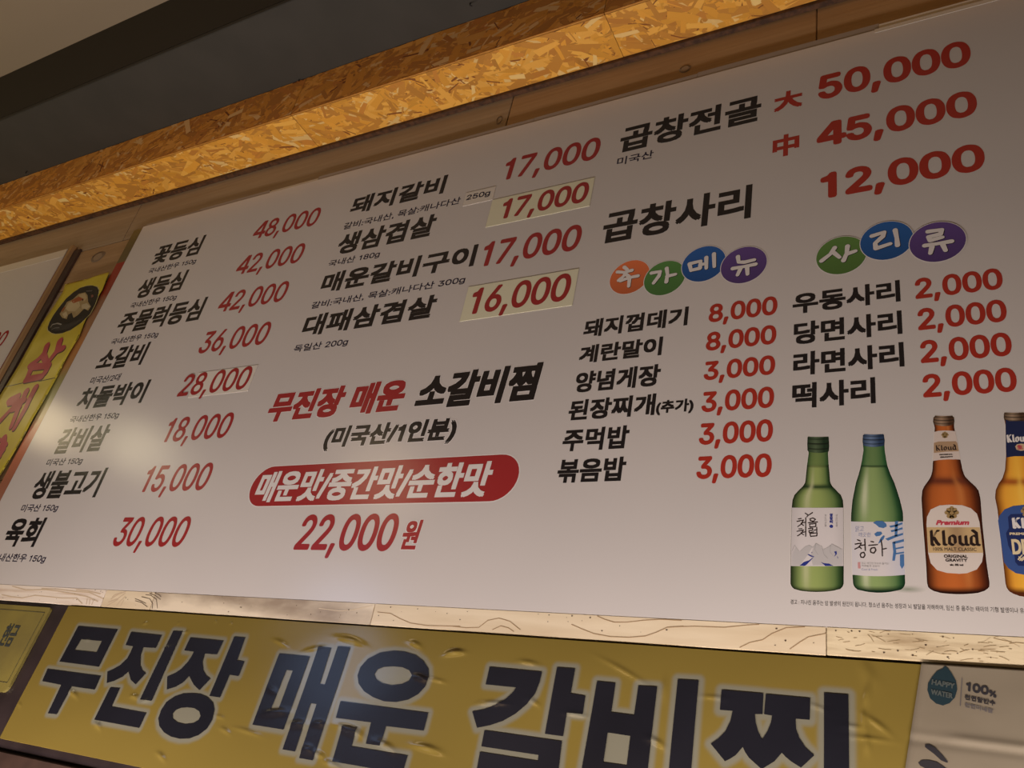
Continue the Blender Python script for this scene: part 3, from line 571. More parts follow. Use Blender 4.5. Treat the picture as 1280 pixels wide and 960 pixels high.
# worm holes and specks
for k, pl in enumerate(LP[1:]):
    mb = MB(); x0, x1 = lj[k + 1][0], lj[k + 1][1]; rnd = random.Random(80 + k)
    for i in range(int((x1 - x0) * (26 if k < 4 else 60))):
        x = rnd.uniform(x0 + .01, x1 - .01); z = Z(rnd.uniform(0.395, 0.434)); r = rnd.uniform(0.0006, 0.0016)
        mb.add([lput(1.5)(x + r * math.cos(a) * rnd.uniform(.8, 1.6), z + r * math.sin(a)) for a in [math.pi / 3 * j for j in range(6)]], [tuple(range(6))])
    o = mb.build('worm_holes', M_grain_d, pl, origin=PLACE[pl.name]); o['kind'] = 'stuff'

mb = MB(); rnd = random.Random(5)
for i in range(70):        # dry brush scuffs on the right-hand plank
    x = rnd.uniform(-0.24, 0.10); z = Z(rnd.uniform(0.394, 0.433)); L = rnd.uniform(0.003, 0.022)
    a_ = rnd.gauss(0, .25)
    stroke(mb, [(x, z), (min(x + L * .5, .7), min(max(z + L * .5 * a_, Z(.392)), Z(.4345))), (x + L, min(max(z + L * a_ * rnd.uniform(.3, 1.6), Z(.392)), Z(.4345)))], rnd.uniform(0.0004, 0.0011), lput(1.2))
o = mb.build('scuff_marks', M_grain_s, LP[5], origin=PLACE[LP[5].name]); o['kind'] = 'stuff'

# ------------------------------------------------------------------ the long menu board
M_board = mottled('white_vinyl_print', (0.68, 0.64, 0.615, 1), (0.65, 0.615, 0.595, 1), (2, 2, 2), 0.21, 2, coat=0.0, spec=0.5)
M_lip = mat('grey_vinyl_overlap', (0.31, 0.27, 0.25, 1), 0.35)
M_lip_l = mat('pale_vinyl_overlap', (0.66, 0.61, 0.53, 1), 0.3)
M_black = mat('black_ink', (0.018, 0.015, 0.016, 1), 0.21)
M_navy = mat('blue_black_ink', (0.020, 0.017, 0.045, 1), 0.21)
M_red = mat('dark_red_ink', (0.37, 0.030, 0.032, 1), 0.21)
M_red2 = mat('bright_red_ink', (0.44, 0.036, 0.022, 1), 0.21)
M_halo = mat('white_ink', (0.80, 0.76, 0.74, 1), 0.21)
M_stick = mat('cream_sticker_vinyl', (0.80, 0.78, 0.58, 1), 0.38)
M_stick_w = mat('white_sticker_vinyl', (0.76, 0.71, 0.64, 1), 0.38)
M_print = printed('printed_picture', 0.21)

BX0, BX1, BZ0, BZ1 = -2.955, 0.46, Z(0.436), Z(1.962)
board = thing('menu_board', 'long white printed menu board with black dish names, red prices and four bottle pictures', 'menu board', (-1.25, WALL, BZ0))
b = MB(); b.box((BX0, WALL, BZ0), (BX1, WALL + 0.0105, BZ1))
b.build('panel', M_board, board, origin=(-1.25, WALL, BZ0), bevel=0.0012)
# vinyl folded over along the top edge, in overlapping lengths
for x0, x1, h, m in ((-2.94, -2.62, 0.010, M_lip), (-2.62, -2.24, 0.016, M_lip), (-2.24, -2.00, 0.009, M_lip_l), (-2.00, -1.12, 0.018, M_lip), (-1.12, -0.60, 0.020, M_lip), (-0.60, -0.13, 0.024, M_lip), (-0.13, 0.46, 0.020, M_lip_l)):
    q = MB(); q.box((x0, WALL + 0.0015, BZ1), (x1, WALL + 0.0085, BZ1 + h))
    q.build('folded_vinyl', m, board, origin=((x0 + x1) / 2, WALL, BZ1), bevel=0.0006)
q = MB(); q.box((-0.14, WALL - 0.0009, BZ1 - 0.012), (0.46, WALL - 0.0001, BZ1 + 0.001))
q.build('folded_vinyl', M_lip_l, board, origin=(0.1, WALL, BZ1))
# coloured margin down the left end
stops = [(1.955, (92, 82, 50)), (1.782, (100, 88, 58)), (1.776, (140, 48, 36)), (1.62, (128, 52, 38)), (1.585, (130, 92, 70)), (1.46, (140, 104, 74)), (1.38, (165, 112, 66)), (1.28, (160, 118, 74)), (1.22, (140, 134, 84)), (1.14, (150, 150, 104)),
         (1.06, (190, 176, 136)), (1.00, (196, 130, 106)), (0.92, (186, 112, 84)), (0.80, (150, 96, 74)), (0.62, (150, 110, 92)), (0.45, (160, 128, 112))]
q = MB(); vs = []; cs = []; fs = []
for i, (z, c) in enumerate(stops):
    vs += [(-3.012, WALL + 0.002, Z(z)), (-2.9555, WALL + 0.0005, Z(z))]; cc = tuple(v * 1.25 for v in rgb(*c)[:3]) + (1,); cs += [cc, cc]
    if i: fs.append((2 * i - 2, 2 * i, 2 * i + 1, 2 * i - 1))
q.add(vs, fs, cs)
q.build('coloured_margin', M_print, board, origin=(-2.98, WALL, BZ0))

# price stickers pasted over older prices


def sticker(x0, x1, z0, z1, m, name='price_sticker'):
    q = MB(); q.box((x0, WALL - 0.0012, z0), (x1, WALL - 0.0001, z1))
    return q.build(name, m, board, origin=((x0 + x1) / 2, WALL, (z0 + z1) / 2), bevel=0.0003)


sticker(-1.1955, -0.866, Z(1.550), Z(1.656), M_stick)
sticker(-1.2000, -0.863, Z(1.2165), Z(1.334), M_stick)
sticker(-1.302, -1.1965, Z(1.658), Z(1.712), M_stick_w, 'weight_sticker')
sticker(-2.195, -1.929, Z(1.067), Z(1.161), M_stick_w)

TEXTS=[
('꽃등심','m',-2.7691,-2.4990,1.7194,1.8163),
('국내산한우 150g','s',-2.7571,-2.4882,1.6704,1.7012),
('생등심','m',-2.7661,-2.5033,1.5531,1.6486),
('국내산한우 150g','s',-2.7627,-2.5028,1.5052,1.5359),
('주물럭등심','m',-2.7784,-2.3213,1.3910,1.4919),
('국내산한우 150g','s',-2.7686,-2.5071,1.3410,1.3718),
('소갈비','m',-2.7882,-2.5268,1.2313,1.3283),
('미국산/2대','s',-2.7768,-2.6103,1.1750,1.2058),
('차돌박이','m',-2.7890,-2.4266,1.0688,1.1608),
('국내산한우 150g','s',-2.7820,-2.5143,1.0133,1.0440),
('갈비살','m',-2.7902,-2.5238,0.8940,0.9958),
('미국산 150g','s',-2.7922,-2.5942,0.8460,0.8768),
('생불고기','m',-2.7971,-2.4380,0.7265,0.8300),
('미국산 150g','s',-2.8059,-2.6039,0.6778,0.7086),
('육회','m',-2.8195,-2.6340,0.5600,0.6599),
('국내산한우 150g','s',-2.8299,-2.5414,0.5067,0.5374),
('48,000','p',-2.2262,-1.9135,1.7278,1.8128),
('42,000','p',-2.2342,-1.9219,1.5670,1.6538),
('42,000','p',-2.2437,-1.9275,1.4072,1.4932),
('36,000','p',-2.2498,-1.9353,1.2402,1.3301),
('28,000','p',-2.2546,-1.9393,1.0746,1.1603),
('18,000','p',-2.2355,-1.9407,0.9072,0.9953),
('15,000','p',-2.2370,-1.9440,0.7374,0.8268),
('30,000','p',-2.2574,-1.9464,0.5655,0.6578),
('돼지갈비','m',-1.7767,-1.3951,1.7368,1.8170),
('갈비:국내산, 목살:캐나다산','s',-1.7777,-1.3169,1.6725,1.7033),
('250g','s',-1.2947,-1.2110,1.6740,1.7004),
('생삼겹살','m',-1.7719,-1.3885,1.5633,1.6532),
('국내산 180g','s',-1.7839,-1.5751,1.5145,1.5453),
('매운갈비구이','m',-1.7801,-1.2039,1.4099,1.4901),
('갈비:국내산, 목살:캐나다산 300g','s',-1.7912,-1.2192,1.3488,1.3795),
('대패삼겹살','m',-1.7917,-1.2982,1.2463,1.3275),
('독일산 200g','s',-1.7975,-1.5849,1.1867,1.2175),
('17,000','p',-1.1837,-0.8648,1.7291,1.8191),
('17,000','p',-1.1550,-0.8751,1.5683,1.6460),
('17,000','p',-1.1841,-0.8720,1.3996,1.4909),
('16,000','p',-1.1811,-0.8755,1.2338,1.3241),
('곱창전골','m',-0.8061,-0.4162,1.7293,1.8298),
('미국산','s',-0.8053,-0.6998,1.6816,1.7123),
('곱창사리','m',-0.8129,-0.4265,1.4029,1.5119),
('大','p',-0.3838,-0.3132,1.7461,1.8142),
('中','p',-0.3824,-0.3186,1.5830,1.6574),
('50,000','p',-0.2759,0.0616,1.7500,1.8403),
('45,000','p',-0.2782,0.0616,1.5848,1.6682),
('12,000','p',-0.2690,0.0633,1.4187,1.5003),
('무진장 매운','b',-1.8110,-1.3117,0.9480,1.0483),
('소갈비찜','b',-1.2772,-0.9126,0.9454,1.0531),
('(미국산/1인분)','b',-1.5515,-1.1205,0.8408,0.9156),
('매운맛/중간맛/순한맛','b',-1.7422,-0.9883,0.6952,0.7869),
('22,000','p',-1.5343,-1.2199,0.5611,0.6579),
('원','b',-1.2061,-1.1521,0.5666,0.6405),
('돼지껍데기','m',-0.8186,-0.5569,1.1109,1.1638),
('계란말이','m',-0.8189,-0.6110,1.0361,1.0874),
('양념게장','m',-0.8165,-0.6076,0.9549,1.0125),
('된장찌개','m',-0.8214,-0.6114,0.8806,0.9353),
('(추가)','s',-0.6086,-0.5247,0.8785,0.9155),
('주먹밥','m',-0.8230,-0.6637,0.8017,0.8593),
('볶음밥','m',-0.8229,-0.6615,0.7243,0.7823),
('8,000','p',-0.5082,-0.3567,1.1098,1.1609),
('8,000','p',-0.5090,-0.3566,1.0334,1.0836),
('3,000','p',-0.5083,-0.3568,0.9571,1.0059),
('3,000','p',-0.5071,-0.3566,0.8778,0.9287),
('3,000','p',-0.5069,-0.3565,0.8004,0.8517),
('3,000','p',-0.5063,-0.3564,0.7228,0.7745),
('우동사리','m',-0.3245,-0.1129,1.1047,1.1592),
('당면사리','m',-0.3208,-0.1125,1.0253,1.0822),
('라면사리','m',-0.3204,-0.1119,0.9490,1.0057),
('떡사리','m',-0.3210,-0.1653,0.8716,0.9303),
('2,000','p',-0.0856,0.0673,1.1046,1.1566),
('2,000','p',-0.0842,0.0672,1.0284,1.0809),
('2,000','p',-0.0833,0.0683,0.9518,1.0045),
('2,000','p',-0.0830,0.0690,0.8756,0.9270),
('경고','s',-0.3152,0.0392,0.4733,0.4823)]


HANJA = {'\u5927': '\u5927', '\u4e2d': '\u4e2d'}
for body, kind, x0, x1, z0, z1 in TEXTS:
    z0 += EYE; z1 += EYE
    if kind == 'm':
        big = (z1 - z0) > 0.07
        wall_text('dish_name', body, x0, x1, z0, z1, 0.0034 if big else 0.0020, M_black, board, 1)
    elif kind == 's':
        if body == '경고':
            wall_text('small_print', '경고 : 지나친 음주는 암 발생의 원인이 됩니다. 청소년 음주는 성장과 뇌 발달을 저해하며, 임신 중 음주는 태아의 기형 발생이나 유', x0, x1, z0, z1, 0.0, M_black, board, 1)
        elif body == '(추가)':
            wall_text('dish_name', body, x0, x1, z0, z1, 0.0013, M_black, board, 1)
        else:
            wall_text('origin_note', body, x0, x1, z0, z1, 0.0006, M_navy, board, 8 if body == '250g' else 1, clean=None)
    elif kind == 'p':
        if body in HANJA:
            wall_text('size_mark', HANJA[body], x0, x1, z0, z1, 0.0030, M_red2, board, 1)
        else:
            small = (z1 - z0) < 0.055; right = x0 > -0.6
            bo = 0.0022 if small else (0.0044 if right else (0.0030 if x0 > -1.6 else 0.0022))
            wall_text('price', body, x0, x1, z0, z1, bo, M_red2 if right else M_red, board, (8 if body in ('16,000', '28,000') or (body == '17,000' and abs(z0 - EYE - 1.569) < 0.02) else 1), clean=True, round_=True, shear=0.05 if x0 < -0.6 and not right else 0.0)
    elif kind == 'b':
        if '맛' in body: continue
        m = M_red if body in ('무진장 매운', '원') else M_black
        bo = 0.0022 if body == '원' else (0.0046 if z1 - z0 > 0.09 else 0.0030)
        wall_text('white_outline', body, x0 - .002, x1 + .002, z0 - .002, z1 + .002, bo + 0.002, M_halo, board, 1, shear=0.08, clean=None)
        wall_text('special_dish_name' if body != '원' else 'currency_mark', body, x0, x1, z0, z1, bo, m, board, 2, shear=0.08, clean=None)

# red capsule with the three heat levels
cx0, cx1, cz0, cz1 = -1.764, -0.921, Z(0.684), Z(0.8026)


def capsule(mb, x0, x1, z0, z1, put, col=None, sh=0.25):
    r = (z1 - z0) / 2; P = []
    for k in range(17):
        a = -math.pi / 2 + math.pi * k / 16; P.append((x1 - r + r * math.cos(a), (z0 + z1) / 2 + r * math.sin(a)))
    for k in range(17):
        a = math.pi / 2 + math.pi * k / 16; P.append((x0 + r + r * math.cos(a), (z0 + z1) / 2 + r * math.sin(a)))
    P = [(x + sh * (z - (z0 + z1) / 2) * (0.3), z) for x, z in P]
    mb.add([put(x, z) for x, z in P], [tuple(range(len(P)))], col)


q = MB(); capsule(q, cx0 - .003, cx1 + .003, cz0 - .003, cz1 + .003, board_put(0.6)); q.build('white_outline', M_halo, board, origin=(-1.34, WALL, cz0))
q = MB(); capsule(q, cx0, cx1, cz0, cz1, board_put(1.2)); cap = q.build('red_capsule', M_red, board, origin=(-1.34, WALL, cz0))
for body, kind, x0, x1, z0, z1 in TEXTS:
    if '맛' in body:
        wall_text('heat_levels', body, x0, x1, z0 + EYE, z1 + EYE, 0.0030, M_halo, cap, 3, shear=0.1)

# round coloured badges with brush lettering
K_, M_c = (680, 280), (960, 260)
badges = [
    ('추', -0.7175, 1.2796, 0.0520, (0.70, 0.17, 0.060), K_, [[(402, 216), (418, 230)], [(368, 240), (400, 243), (440, 232)], [(412, 240), (398, 262), (374, 282)], [(410, 252), (432, 268)], [(384, 284), (430, 268), (470, 260)], [(428, 274), (424, 312)]]),
    ('가', -0.6254, 1.2593, 0.0515, (0.085, 0.23, 0.060), K_, [[(538, 246), (582, 238), (574, 262), (548, 296)], [(614, 222), (618, 252), (612, 290)], [(616, 262), (658, 252)]]),
    ('메', -0.5317, 1.2843, 0.0526, (0.020, 0.105, 0.36), K_, [[(728, 200), (736, 234)], [(728, 200), (784, 186), (780, 222), (738, 232)], [(782, 204), (806, 200)], [(812, 168), (812, 222)], [(850, 150), (852, 214)]]),
    ('뉴', -0.4362, 1.2619, 0.0526, (0.11, 0.060, 0.23), K_, [[(970, 164), (974, 192), (1004, 192), (1052, 180)], [(944, 224), (1000, 214), (1058, 202)], [(984, 222), (968, 256)], [(1016, 216), (1018, 252)]]),
    ('사', -0.2251, 1.2468, 0.0515, (0.110, 0.23, 0.055), M_c, [[(334, 200), (312, 232), (268, 266)], [(326, 222), (358, 248)], [(398, 192), (394, 228), (378, 264)], [(398, 230), (438, 216)]]),
    ('리', -0.1343, 1.2682, 0.0518, (0.020, 0.110, 0.36), M_c, [[(520, 142), (582, 122), (574, 144), (536, 178), (540, 204), (612, 180)], [(636, 112), (644, 150), (648, 188)]]),
    ('류', -0.0388, 1.2438, 0.0520, (0.11, 0.060, 0.23), M_c, [[(800, 120), (870, 110), (862, 132), (802, 146), (812, 164), (872, 148)], [(784, 190), (850, 180), (918, 168)], [(820, 196), (812, 228)], [(874, 184), (888, 214)]]),
]
for j, (ch, x, z, r, c, off, strokes) in enumerate(badges):
    z += EYE; n = 40
    dark = (1, .55, .7)[j % 3]
    cols = [tuple(v * 1.05 for v in c) + (1,)]; vs = [(x, 0, z)]
    q = MB()
    q.add([board_put(0.8 + j * .7)(x + (r + .0016) * math.cos(a), z + (r + .0016) * math.sin(a)) for a in [2 * math.pi * i / n for i in range(n)]], [tuple(range(n))])
    q.build('white_outline', M_halo, board, origin=(x, WALL, z))
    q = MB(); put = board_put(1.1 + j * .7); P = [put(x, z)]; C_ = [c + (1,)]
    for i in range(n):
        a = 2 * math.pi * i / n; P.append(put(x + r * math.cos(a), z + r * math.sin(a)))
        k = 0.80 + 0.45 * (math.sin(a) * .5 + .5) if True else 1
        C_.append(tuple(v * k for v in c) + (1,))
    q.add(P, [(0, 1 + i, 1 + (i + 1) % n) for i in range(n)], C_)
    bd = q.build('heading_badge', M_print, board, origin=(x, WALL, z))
    for lay, dx, m in ((1.5, 0.0013, M_black), (2.9, 0, M_halo)):
        q = MB()
        for s in strokes:
            P = [on_wall(off[0] + a / 4, off[1] + b_ / 4) for a, b_ in s]
            stroke(q, [(p + dx, w_ - dx) for p, w_ in P], 0.0094, board_put(lay + j * .7), taper=(1.1, 0.9, 1.1, .95, 1.1, .9))
        q.build('brush_lettering' if lay == 2.9 else 'lettering_shadow', m, bd, origin=(x, WALL, z))

# ------------------------------------------------------------------ printed bottle pictures
def interp(rows, y):
    for (y0, a0, b0), (y1, a1, b1) in zip(rows, rows[1:]):
        if y0 <= y <= y1:
            t = (y - y0) / (y1 - y0); return a0 + (a1 - a0) * t, b0 + (b1 - b0) * t
    return rows[-1][1:] if y > rows[-1][0] else rows[0][1:]


def q_off(a, b_): return on_wall(960 + a / 3.2, 500 + b_ / 3.2)


def picture_rows(rows, fn, y0, y1, layer, n=46, m=22, x_lim=None, curve=5.0):
    """a colour-printed patch following the bottle outline between two heights"""
    mb = MB(); P = []; C_ = []; put = board_put(layer)
    for i in range(n + 1):
        y = y0 + (y1 - y0) * i / n
        a, b_ = interp(rows, y)
        if x_lim: a, b_ = x_lim(y, a, b_)
        for j in range(m + 1):
            u = j / m * 2 - 1
            px = a + (b_ - a) * j / m
            yy = y + curve * (1 - u * u) * (0.3 + 0.7 * (i / n))
            X, Zh = q_off(px, yy)
            P.append(put(X, Zh)); C_.append(tuple(fn(u, y, i / n)) + (1,))
    F = []
    for i in range(n):
        for j in range(m):
            k = i * (m + 1) + j; F.append((k, k + m + 1, k + m + 2, k + 1))
    mb.add(P, F, C_)
    return mb


def mix(a, b_, t):
    t = max(0, min(1, t)); return tuple(x * (1 - t) + y * t for x, y in zip(a, b_))


def glass(light, dark, edge, hl, hlc, liquid=None, bottom=None, mid=None):
    def fn(u, y, t):
        c = mix(light, dark, abs(u + 0.15) ** 1.6)
        if mid: c = mix(c, mid[1], math.exp(-((y - mid[0]) / mid[2]) ** 2))
        c = mix(c, hlc, 0.75 * math.exp(-((u - hl) / 0.13) ** 2) * (0.5 + 0.5 * math.sin(y * 0.021)))
        c = mix(c, edge, max(0, (abs(u) - 0.66) / 0.34) ** 1.15)
        if liquid: 
            if y < liquid: c = mix(c, dark, 0.55)
            c = mix(c, edge, 0.8 * math.exp(-((y - liquid) / 3.0) ** 2))
        if bottom: c = mix(c, edge, max(0, (y - bottom) / 20.0))
        return c
    return fn


def cap_fn(base, hi):
    def fn(u, y, t):
        c = mix(hi, base, min(1, abs(u + .25) * 1.3))
        return mix(c, (0.01, 0.012, 0.01), 0.5 + 0.5 * math.sin(t * 20) if abs(math.sin(t * 10)) > 0.85 else (0.25 if abs(u) > .85 else 0))
    return fn


def bottle(label, rows, cap_rows, fn, capf, capname='cap'):
    cx = q_off((rows[-1][1] + rows[-1][2]) / 2, rows[-1][0])
    # thin white cut-out line, then the glass
    outline = [(y, a - 3, b_ + 3) for y, a, b_ in rows]
    q = picture_rows(outline, lambda u, y, t: (0.74, 0.70, 0.66), rows[0][0] - 2, rows[-1][0] + 3, 0.6, m=6)
    ob = q.build('bottle_picture', M_print, board, origin=(cx[0], WALL, cx[1]))
    ob['label'] = label
    q = picture_rows(rows, fn, rows[0][0], rows[-1][0], 1.0, n=90)
    q.build('glass_print', M_print, ob, origin=(cx[0], WALL, cx[1]))
    q = picture_rows(cap_rows, capf, cap_rows[0][0], cap_rows[-1][0], 1.6, n=24)
    q.build(capname, M_print, ob, origin=(cx[0], WALL, cx[1]))
    return ob, cx


G_LIGHT, G_DARK, G_EDGE, G_HL = (0.34, 0.43, 0.14), (0.055, 0.13, 0.040), (0.008, 0.016, 0.008), (0.60, 0.62, 0.36)
soju = [(148, 160, 241), (180, 157, 245), (207, 160, 243), (210, 163, 240), (262, 156, 243), (330, 149, 249), (345, 140, 257), (360, 124, 272), (380, 106, 291), (400, 98, 300), (430, 95, 302), (665, 90, 303), (735, 90, 303), (748, 95, 298), (757, 106, 288), (763, 130, 262)]
B1, c1 = bottle('short green spirit bottle printed with a white label', soju, [(147, 160, 241), (150, 158, 243), (180, 157, 245), (202, 158, 244), (207, 163, 240)],
                glass(G_LIGHT, G_DARK, G_EDGE, -0.42, G_HL, 262, 742, (345, (0.02, 0.05, 0.02), 9)), cap_fn((0.018, 0.040, 0.020), (0.10, 0.15, 0.08)))
cheong = [(138, 384, 462), (160, 378, 467), (182, 380, 466), (200, 382, 467), (240, 376, 473), (265, 371, 478), (300, 362, 491), (330, 352, 505), (365, 345, 517), (400, 338, 528), (450, 333, 540), (485, 332, 541), (700, 338, 548), (735, 340, 549), (750, 347, 543), (760, 360, 530), (766, 390, 500)]
B2, c2 = bottle('tall-shouldered green spirit bottle printed with a blue cap', cheong, [(137, 386, 460), (140, 380, 464), (165, 378, 467), (180, 380, 466), (183, 384, 462)],
                glass((0.30, 0.42, 0.16), (0.035, 0.13, 0.045), (0.008, 0.028, 0.014), -0.5, (0.75, 0.78, 0.55), 264, 738), cap_fn((0.030, 0.060, 0.13), (0.16, 0.24, 0.40)))
A_LIGHT, A_DARK, A_EDGE = (0.58, 0.155, 0.035), (0.17, 0.034, 0.010), (0.025, 0.008, 0.006)
kl = [(63, 668, 738), (75, 661, 745), (88, 660, 746), (100, 664, 744), (110, 667, 745), (240, 660, 770), (280, 658, 778), (305, 652, 787), (325, 640, 806), (345, 625, 829), (362, 617, 842), (395, 614, 850), (500, 620, 858), (650, 632, 874), (730, 636, 886), (748, 640, 885), (762, 655, 872), (772, 690, 840)]
B3, c3 = bottle('brown beer bottle printed with a cream and gold label', kl, [(63, 670, 736), (70, 662, 744), (85, 660, 746), (96, 663, 743), (100, 670, 737)],
                glass(A_LIGHT, A_DARK, A_EDGE, 0.35, (0.62, 0.22, 0.06), None, 742, (322, (0.16, 0.04, 0.02), 16)), cap_fn((0.09, 0.045, 0.025), (0.42, 0.28, 0.18)), 'crown_cap')
kd = [(50, 945, 1027), (70, 943, 1035), (100, 950, 1035), (225, 952, 1050), (280, 948, 1058), (315, 937, 1075), (335, 922, 1092), (360, 911, 1112), (390, 908, 1125), (440, 918, 1135), (600, 935, 1148), (735, 950, 1162), (755, 956, 1160), (772, 972, 1145), (784, 1005, 1115)]
B4, c4 = bottle('amber beer bottle printed with a blue label at the right end', kd, [(50, 950, 1022), (56, 943, 1030), (72, 943, 1035), (84, 948, 1030), (88, 955, 1022)],
                glass((0.95, 0.50, 0.06), (0.70, 0.20, 0.02), (0.10, 0.025, 0.008), 0.0, (1.0, 0.62, 0.10), None, 745, (325, (0.40, 0.10, 0.02), 14)), cap_fn((0.10, 0.055, 0.03), (0.42, 0.30, 0.20)), 'crown_cap')

LWHITE = (0.72, 0.68, 0.68)


def flat_white(base, dark=0.82):
    return lambda u, y, t: mix(base, tuple(v * dark for v in base), max(0, abs(u) - .6) * 2)


M_ink_brown = mat('brown_black_ink', (0.030, 0.018, 0.016, 1), 0.3)
M_ink_blue = mat('deep_blue_ink', (0.030, 0.045, 0.26, 1), 0.3)
M_ink_sky = mat('sky_blue_ink', (0.075, 0.19, 0.42, 1), 0.3)
M_ink_grey = mat('pale_grey_ink', (0.42, 0.41, 0.41, 1), 0.3)
M_ink_gold = mat('old_gold_ink', (0.36, 0.24, 0.10, 1), 0.3)
M_ink_pink = mat('crimson_ink', (0.55, 0.06, 0.09, 1), 0.3)
M_ink_cream = mat('cream_ink', (0.78, 0.66, 0.42, 1), 0.3)
M_ink_steel = mat('steel_blue_ink', (0.30, 0.33, 0.50, 1), 0.3)

lab1 = picture_rows(soju, flat_white(LWHITE), 431, 664, 1.6, n=10, m=16, x_lim=lambda y, a, b_: (a + 1, b_ - 1), curve=1).build('bottle_label', M_print, B1, origin=(c1[0], WALL, c1[1]))
lab2 = picture_rows(cheong, lambda u, y, t: mix(LWHITE, (0.45, 0.50, 0.68), (0.5 * max(0, -u - .55) + 0.6 * max(0, u - .2))), 486, 699, 1.6, n=10, m=16, curve=6).build('bottle_label', M_print, B2, origin=(c2[0], WALL, c2[1]))


def off_label(o, s=6, ox=980, oy=600):
    return lambda a, b_: on_wall(ox + a / s, oy + b_ / s)


def strokes_on(parent, name, material, lines, width, conv, layer=2.4, nib=None, taper=None):
    q = MB()
    for L in lines:
        stroke(q, [conv(*p) for p in L], width, board_put(layer), nib=nib, taper=taper)
    o = PLACE[parent.name]
    return q.build(name, material, parent, origin=tuple(o))


def poly_on(q, pts, conv, layer, col=None):
    P = [conv(*p) for p in pts]; put = board_put(layer)
    V, F = curve_shape([P])
    q.add([put(x, z) for x, z in V], F, col)


def text_on(parent, name, material, body, a, b_, bold, conv, layer=2.4, shear=0, **k):
    """a, b_: lower left and upper right corners measured in the photograph"""
    x0, z0 = conv(*a); x1, z1 = conv(*b_)
    q = MB(); text(q, body, x0, x1, z0, z1, bold, board_put(layer), shear=shear, **k)
    return q.build(name, material, parent, origin=tuple(PLACE[parent.name]))


s8 = off_label(0)
# first label: brush name, bird, mountains with blue streams, small columns of text
strokes_on(B1, 'label_lettering', M_ink_brown, [
    [(108, 293), (130, 290)], [(98, 312), (146, 302), (130, 332), (104, 350)], [(128, 325), (146, 342)], [(140, 322), (162, 318)], [(163, 284), (163, 356)],
    [(196, 292), (216, 286), (236, 296), (220, 312), (198, 306), (196, 292)], [(182, 322), (252, 316)], [(192, 332), (240, 328), (238, 350), (194, 354), (192, 332)],
    [(112, 368), (134, 366)], [(98, 386), (146, 376), (130, 402), (102, 420)], [(128, 396), (146, 412)], [(140, 394), (162, 390)], [(163, 358), (163, 424)],
    [(184, 366), (216, 362), (214, 378), (188, 382), (190, 396), (222, 390)], [(224, 378), (244, 374)], [(246, 356), (246, 400)], [(196, 402), (248, 398), (246, 420), (200, 424), (196, 402)],
    [(160, 250), (182, 266), (214, 246)], [(182, 266), (172, 278)]], 0.0019, s8)
q = MB()
for P in ([(62, 640), (62, 560), (90, 500), (120, 540), (150, 510), (185, 490), (215, 500), (180, 560), (120, 640)], [(215, 640), (200, 560), (235, 475), (275, 500), (300, 520), (330, 500), (360, 480), (400, 500), (440, 520), (440, 640)]):
    poly_on(q, P, s8, 2.0)
q.build('printed_mountains', mat('mountain_grey_ink', (0.55, 0.53, 0.53, 1), 0.3), B1, origin=tuple(PLACE[B1.name]))
strokes_on(B1, 'mountain_lines', M_ink_grey, [[(62, 530), (80, 490), (110, 530)], [(120, 535), (160, 500), (190, 488), (215, 505)], [(215, 510), (240, 475), (285, 500), (300, 560), (330, 590)], [(300, 520), (340, 500), (360, 480), (430, 520)], [(240, 475), (230, 520), (255, 560)], [(350, 490), (345, 540), (370, 570)]], 0.0007, s8, 2.2)
q = MB()
for P in ([(118, 643), (150, 615), (185, 605), (222, 578), (200, 575), (176, 560), (186, 556), (206, 566), (226, 574), (205, 600), (165, 640), (155, 645)], [(275, 615), (300, 625), (340, 628), (370, 645), (310, 645)], [(376, 538), (395, 534), (397, 556), (376, 578), (386, 556)], [(203, 545), (212, 540), (214, 548)], [(398, 572), (406, 580), (404, 592)]):
    poly_on(q, P, s8, 2.4)
q.build('printed_streams', M_ink_blue, B1, origin=tuple(PLACE[B1.name]))
q = MB()
for a in [math.pi * 2 * i / 12 for i in range(12)]: pass
cxz = s8(355, 348); q.add([board_put(2.4)(cxz[0] + .0032 * math.cos(a), cxz[1] + .0032 * math.sin(a)) for a in [math.pi * 2 * i / 12 for i in range(12)]], [tuple(range(12))])
q.build('printed_dot', M_ink_blue, B1, origin=tuple(PLACE[B1.name]))
for k, ch in enumerate('알칼리수'[:3]):
    text_on(B1, 'label_lettering', M_ink_blue, ch, (343, 276 + k * 25), (367, 252 + k * 25), 0.0004, s8)
for cx, n, y0 in ((312, 5, 258), (395, 5, 258)):
    for k in range(n):
        text_on(B1, 'label_lettering', M_ink_grey, '부드러운물'[k], (cx - 8, y0 + 16 + k * 19), (cx + 8, y0 + k * 19), 0.0, s8)

# second label: big blue hanja, brush name
q = MB()
for P in ([(668, 322), (690, 308), (740, 308), (768, 330), (770, 350), (745, 362), (712, 355), (690, 335)], [(676, 405), (700, 388), (728, 388), (738, 402), (722, 418), (690, 424)],
          [(706, 478), (722, 440), (745, 415), (758, 420), (745, 448), (722, 470)],
          [(788, 345), (840, 335), (888, 318), (888, 332), (845, 350), (800, 358)], [(800, 378), (850, 368), (888, 356), (890, 370), (850, 382), (806, 392)],
          [(760, 442), (820, 418), (892, 398), (893, 412), (830, 434), (780, 456)], [(832, 312), (856, 306), (850, 420), (830, 425)],
          [(812, 470), (832, 462), (842, 540), (832, 606), (812, 606), (820, 540)], [(812, 466), (898, 444), (900, 462), (832, 480)], [(838, 510), (898, 498), (898, 510), (838, 522)], [(838, 548), (900, 538), (900, 550), (838, 560)],
          [(870, 560), (900, 556), (902, 640), (885, 668), (870, 640)]):
    poly_on(q, P, s8, 2.2)
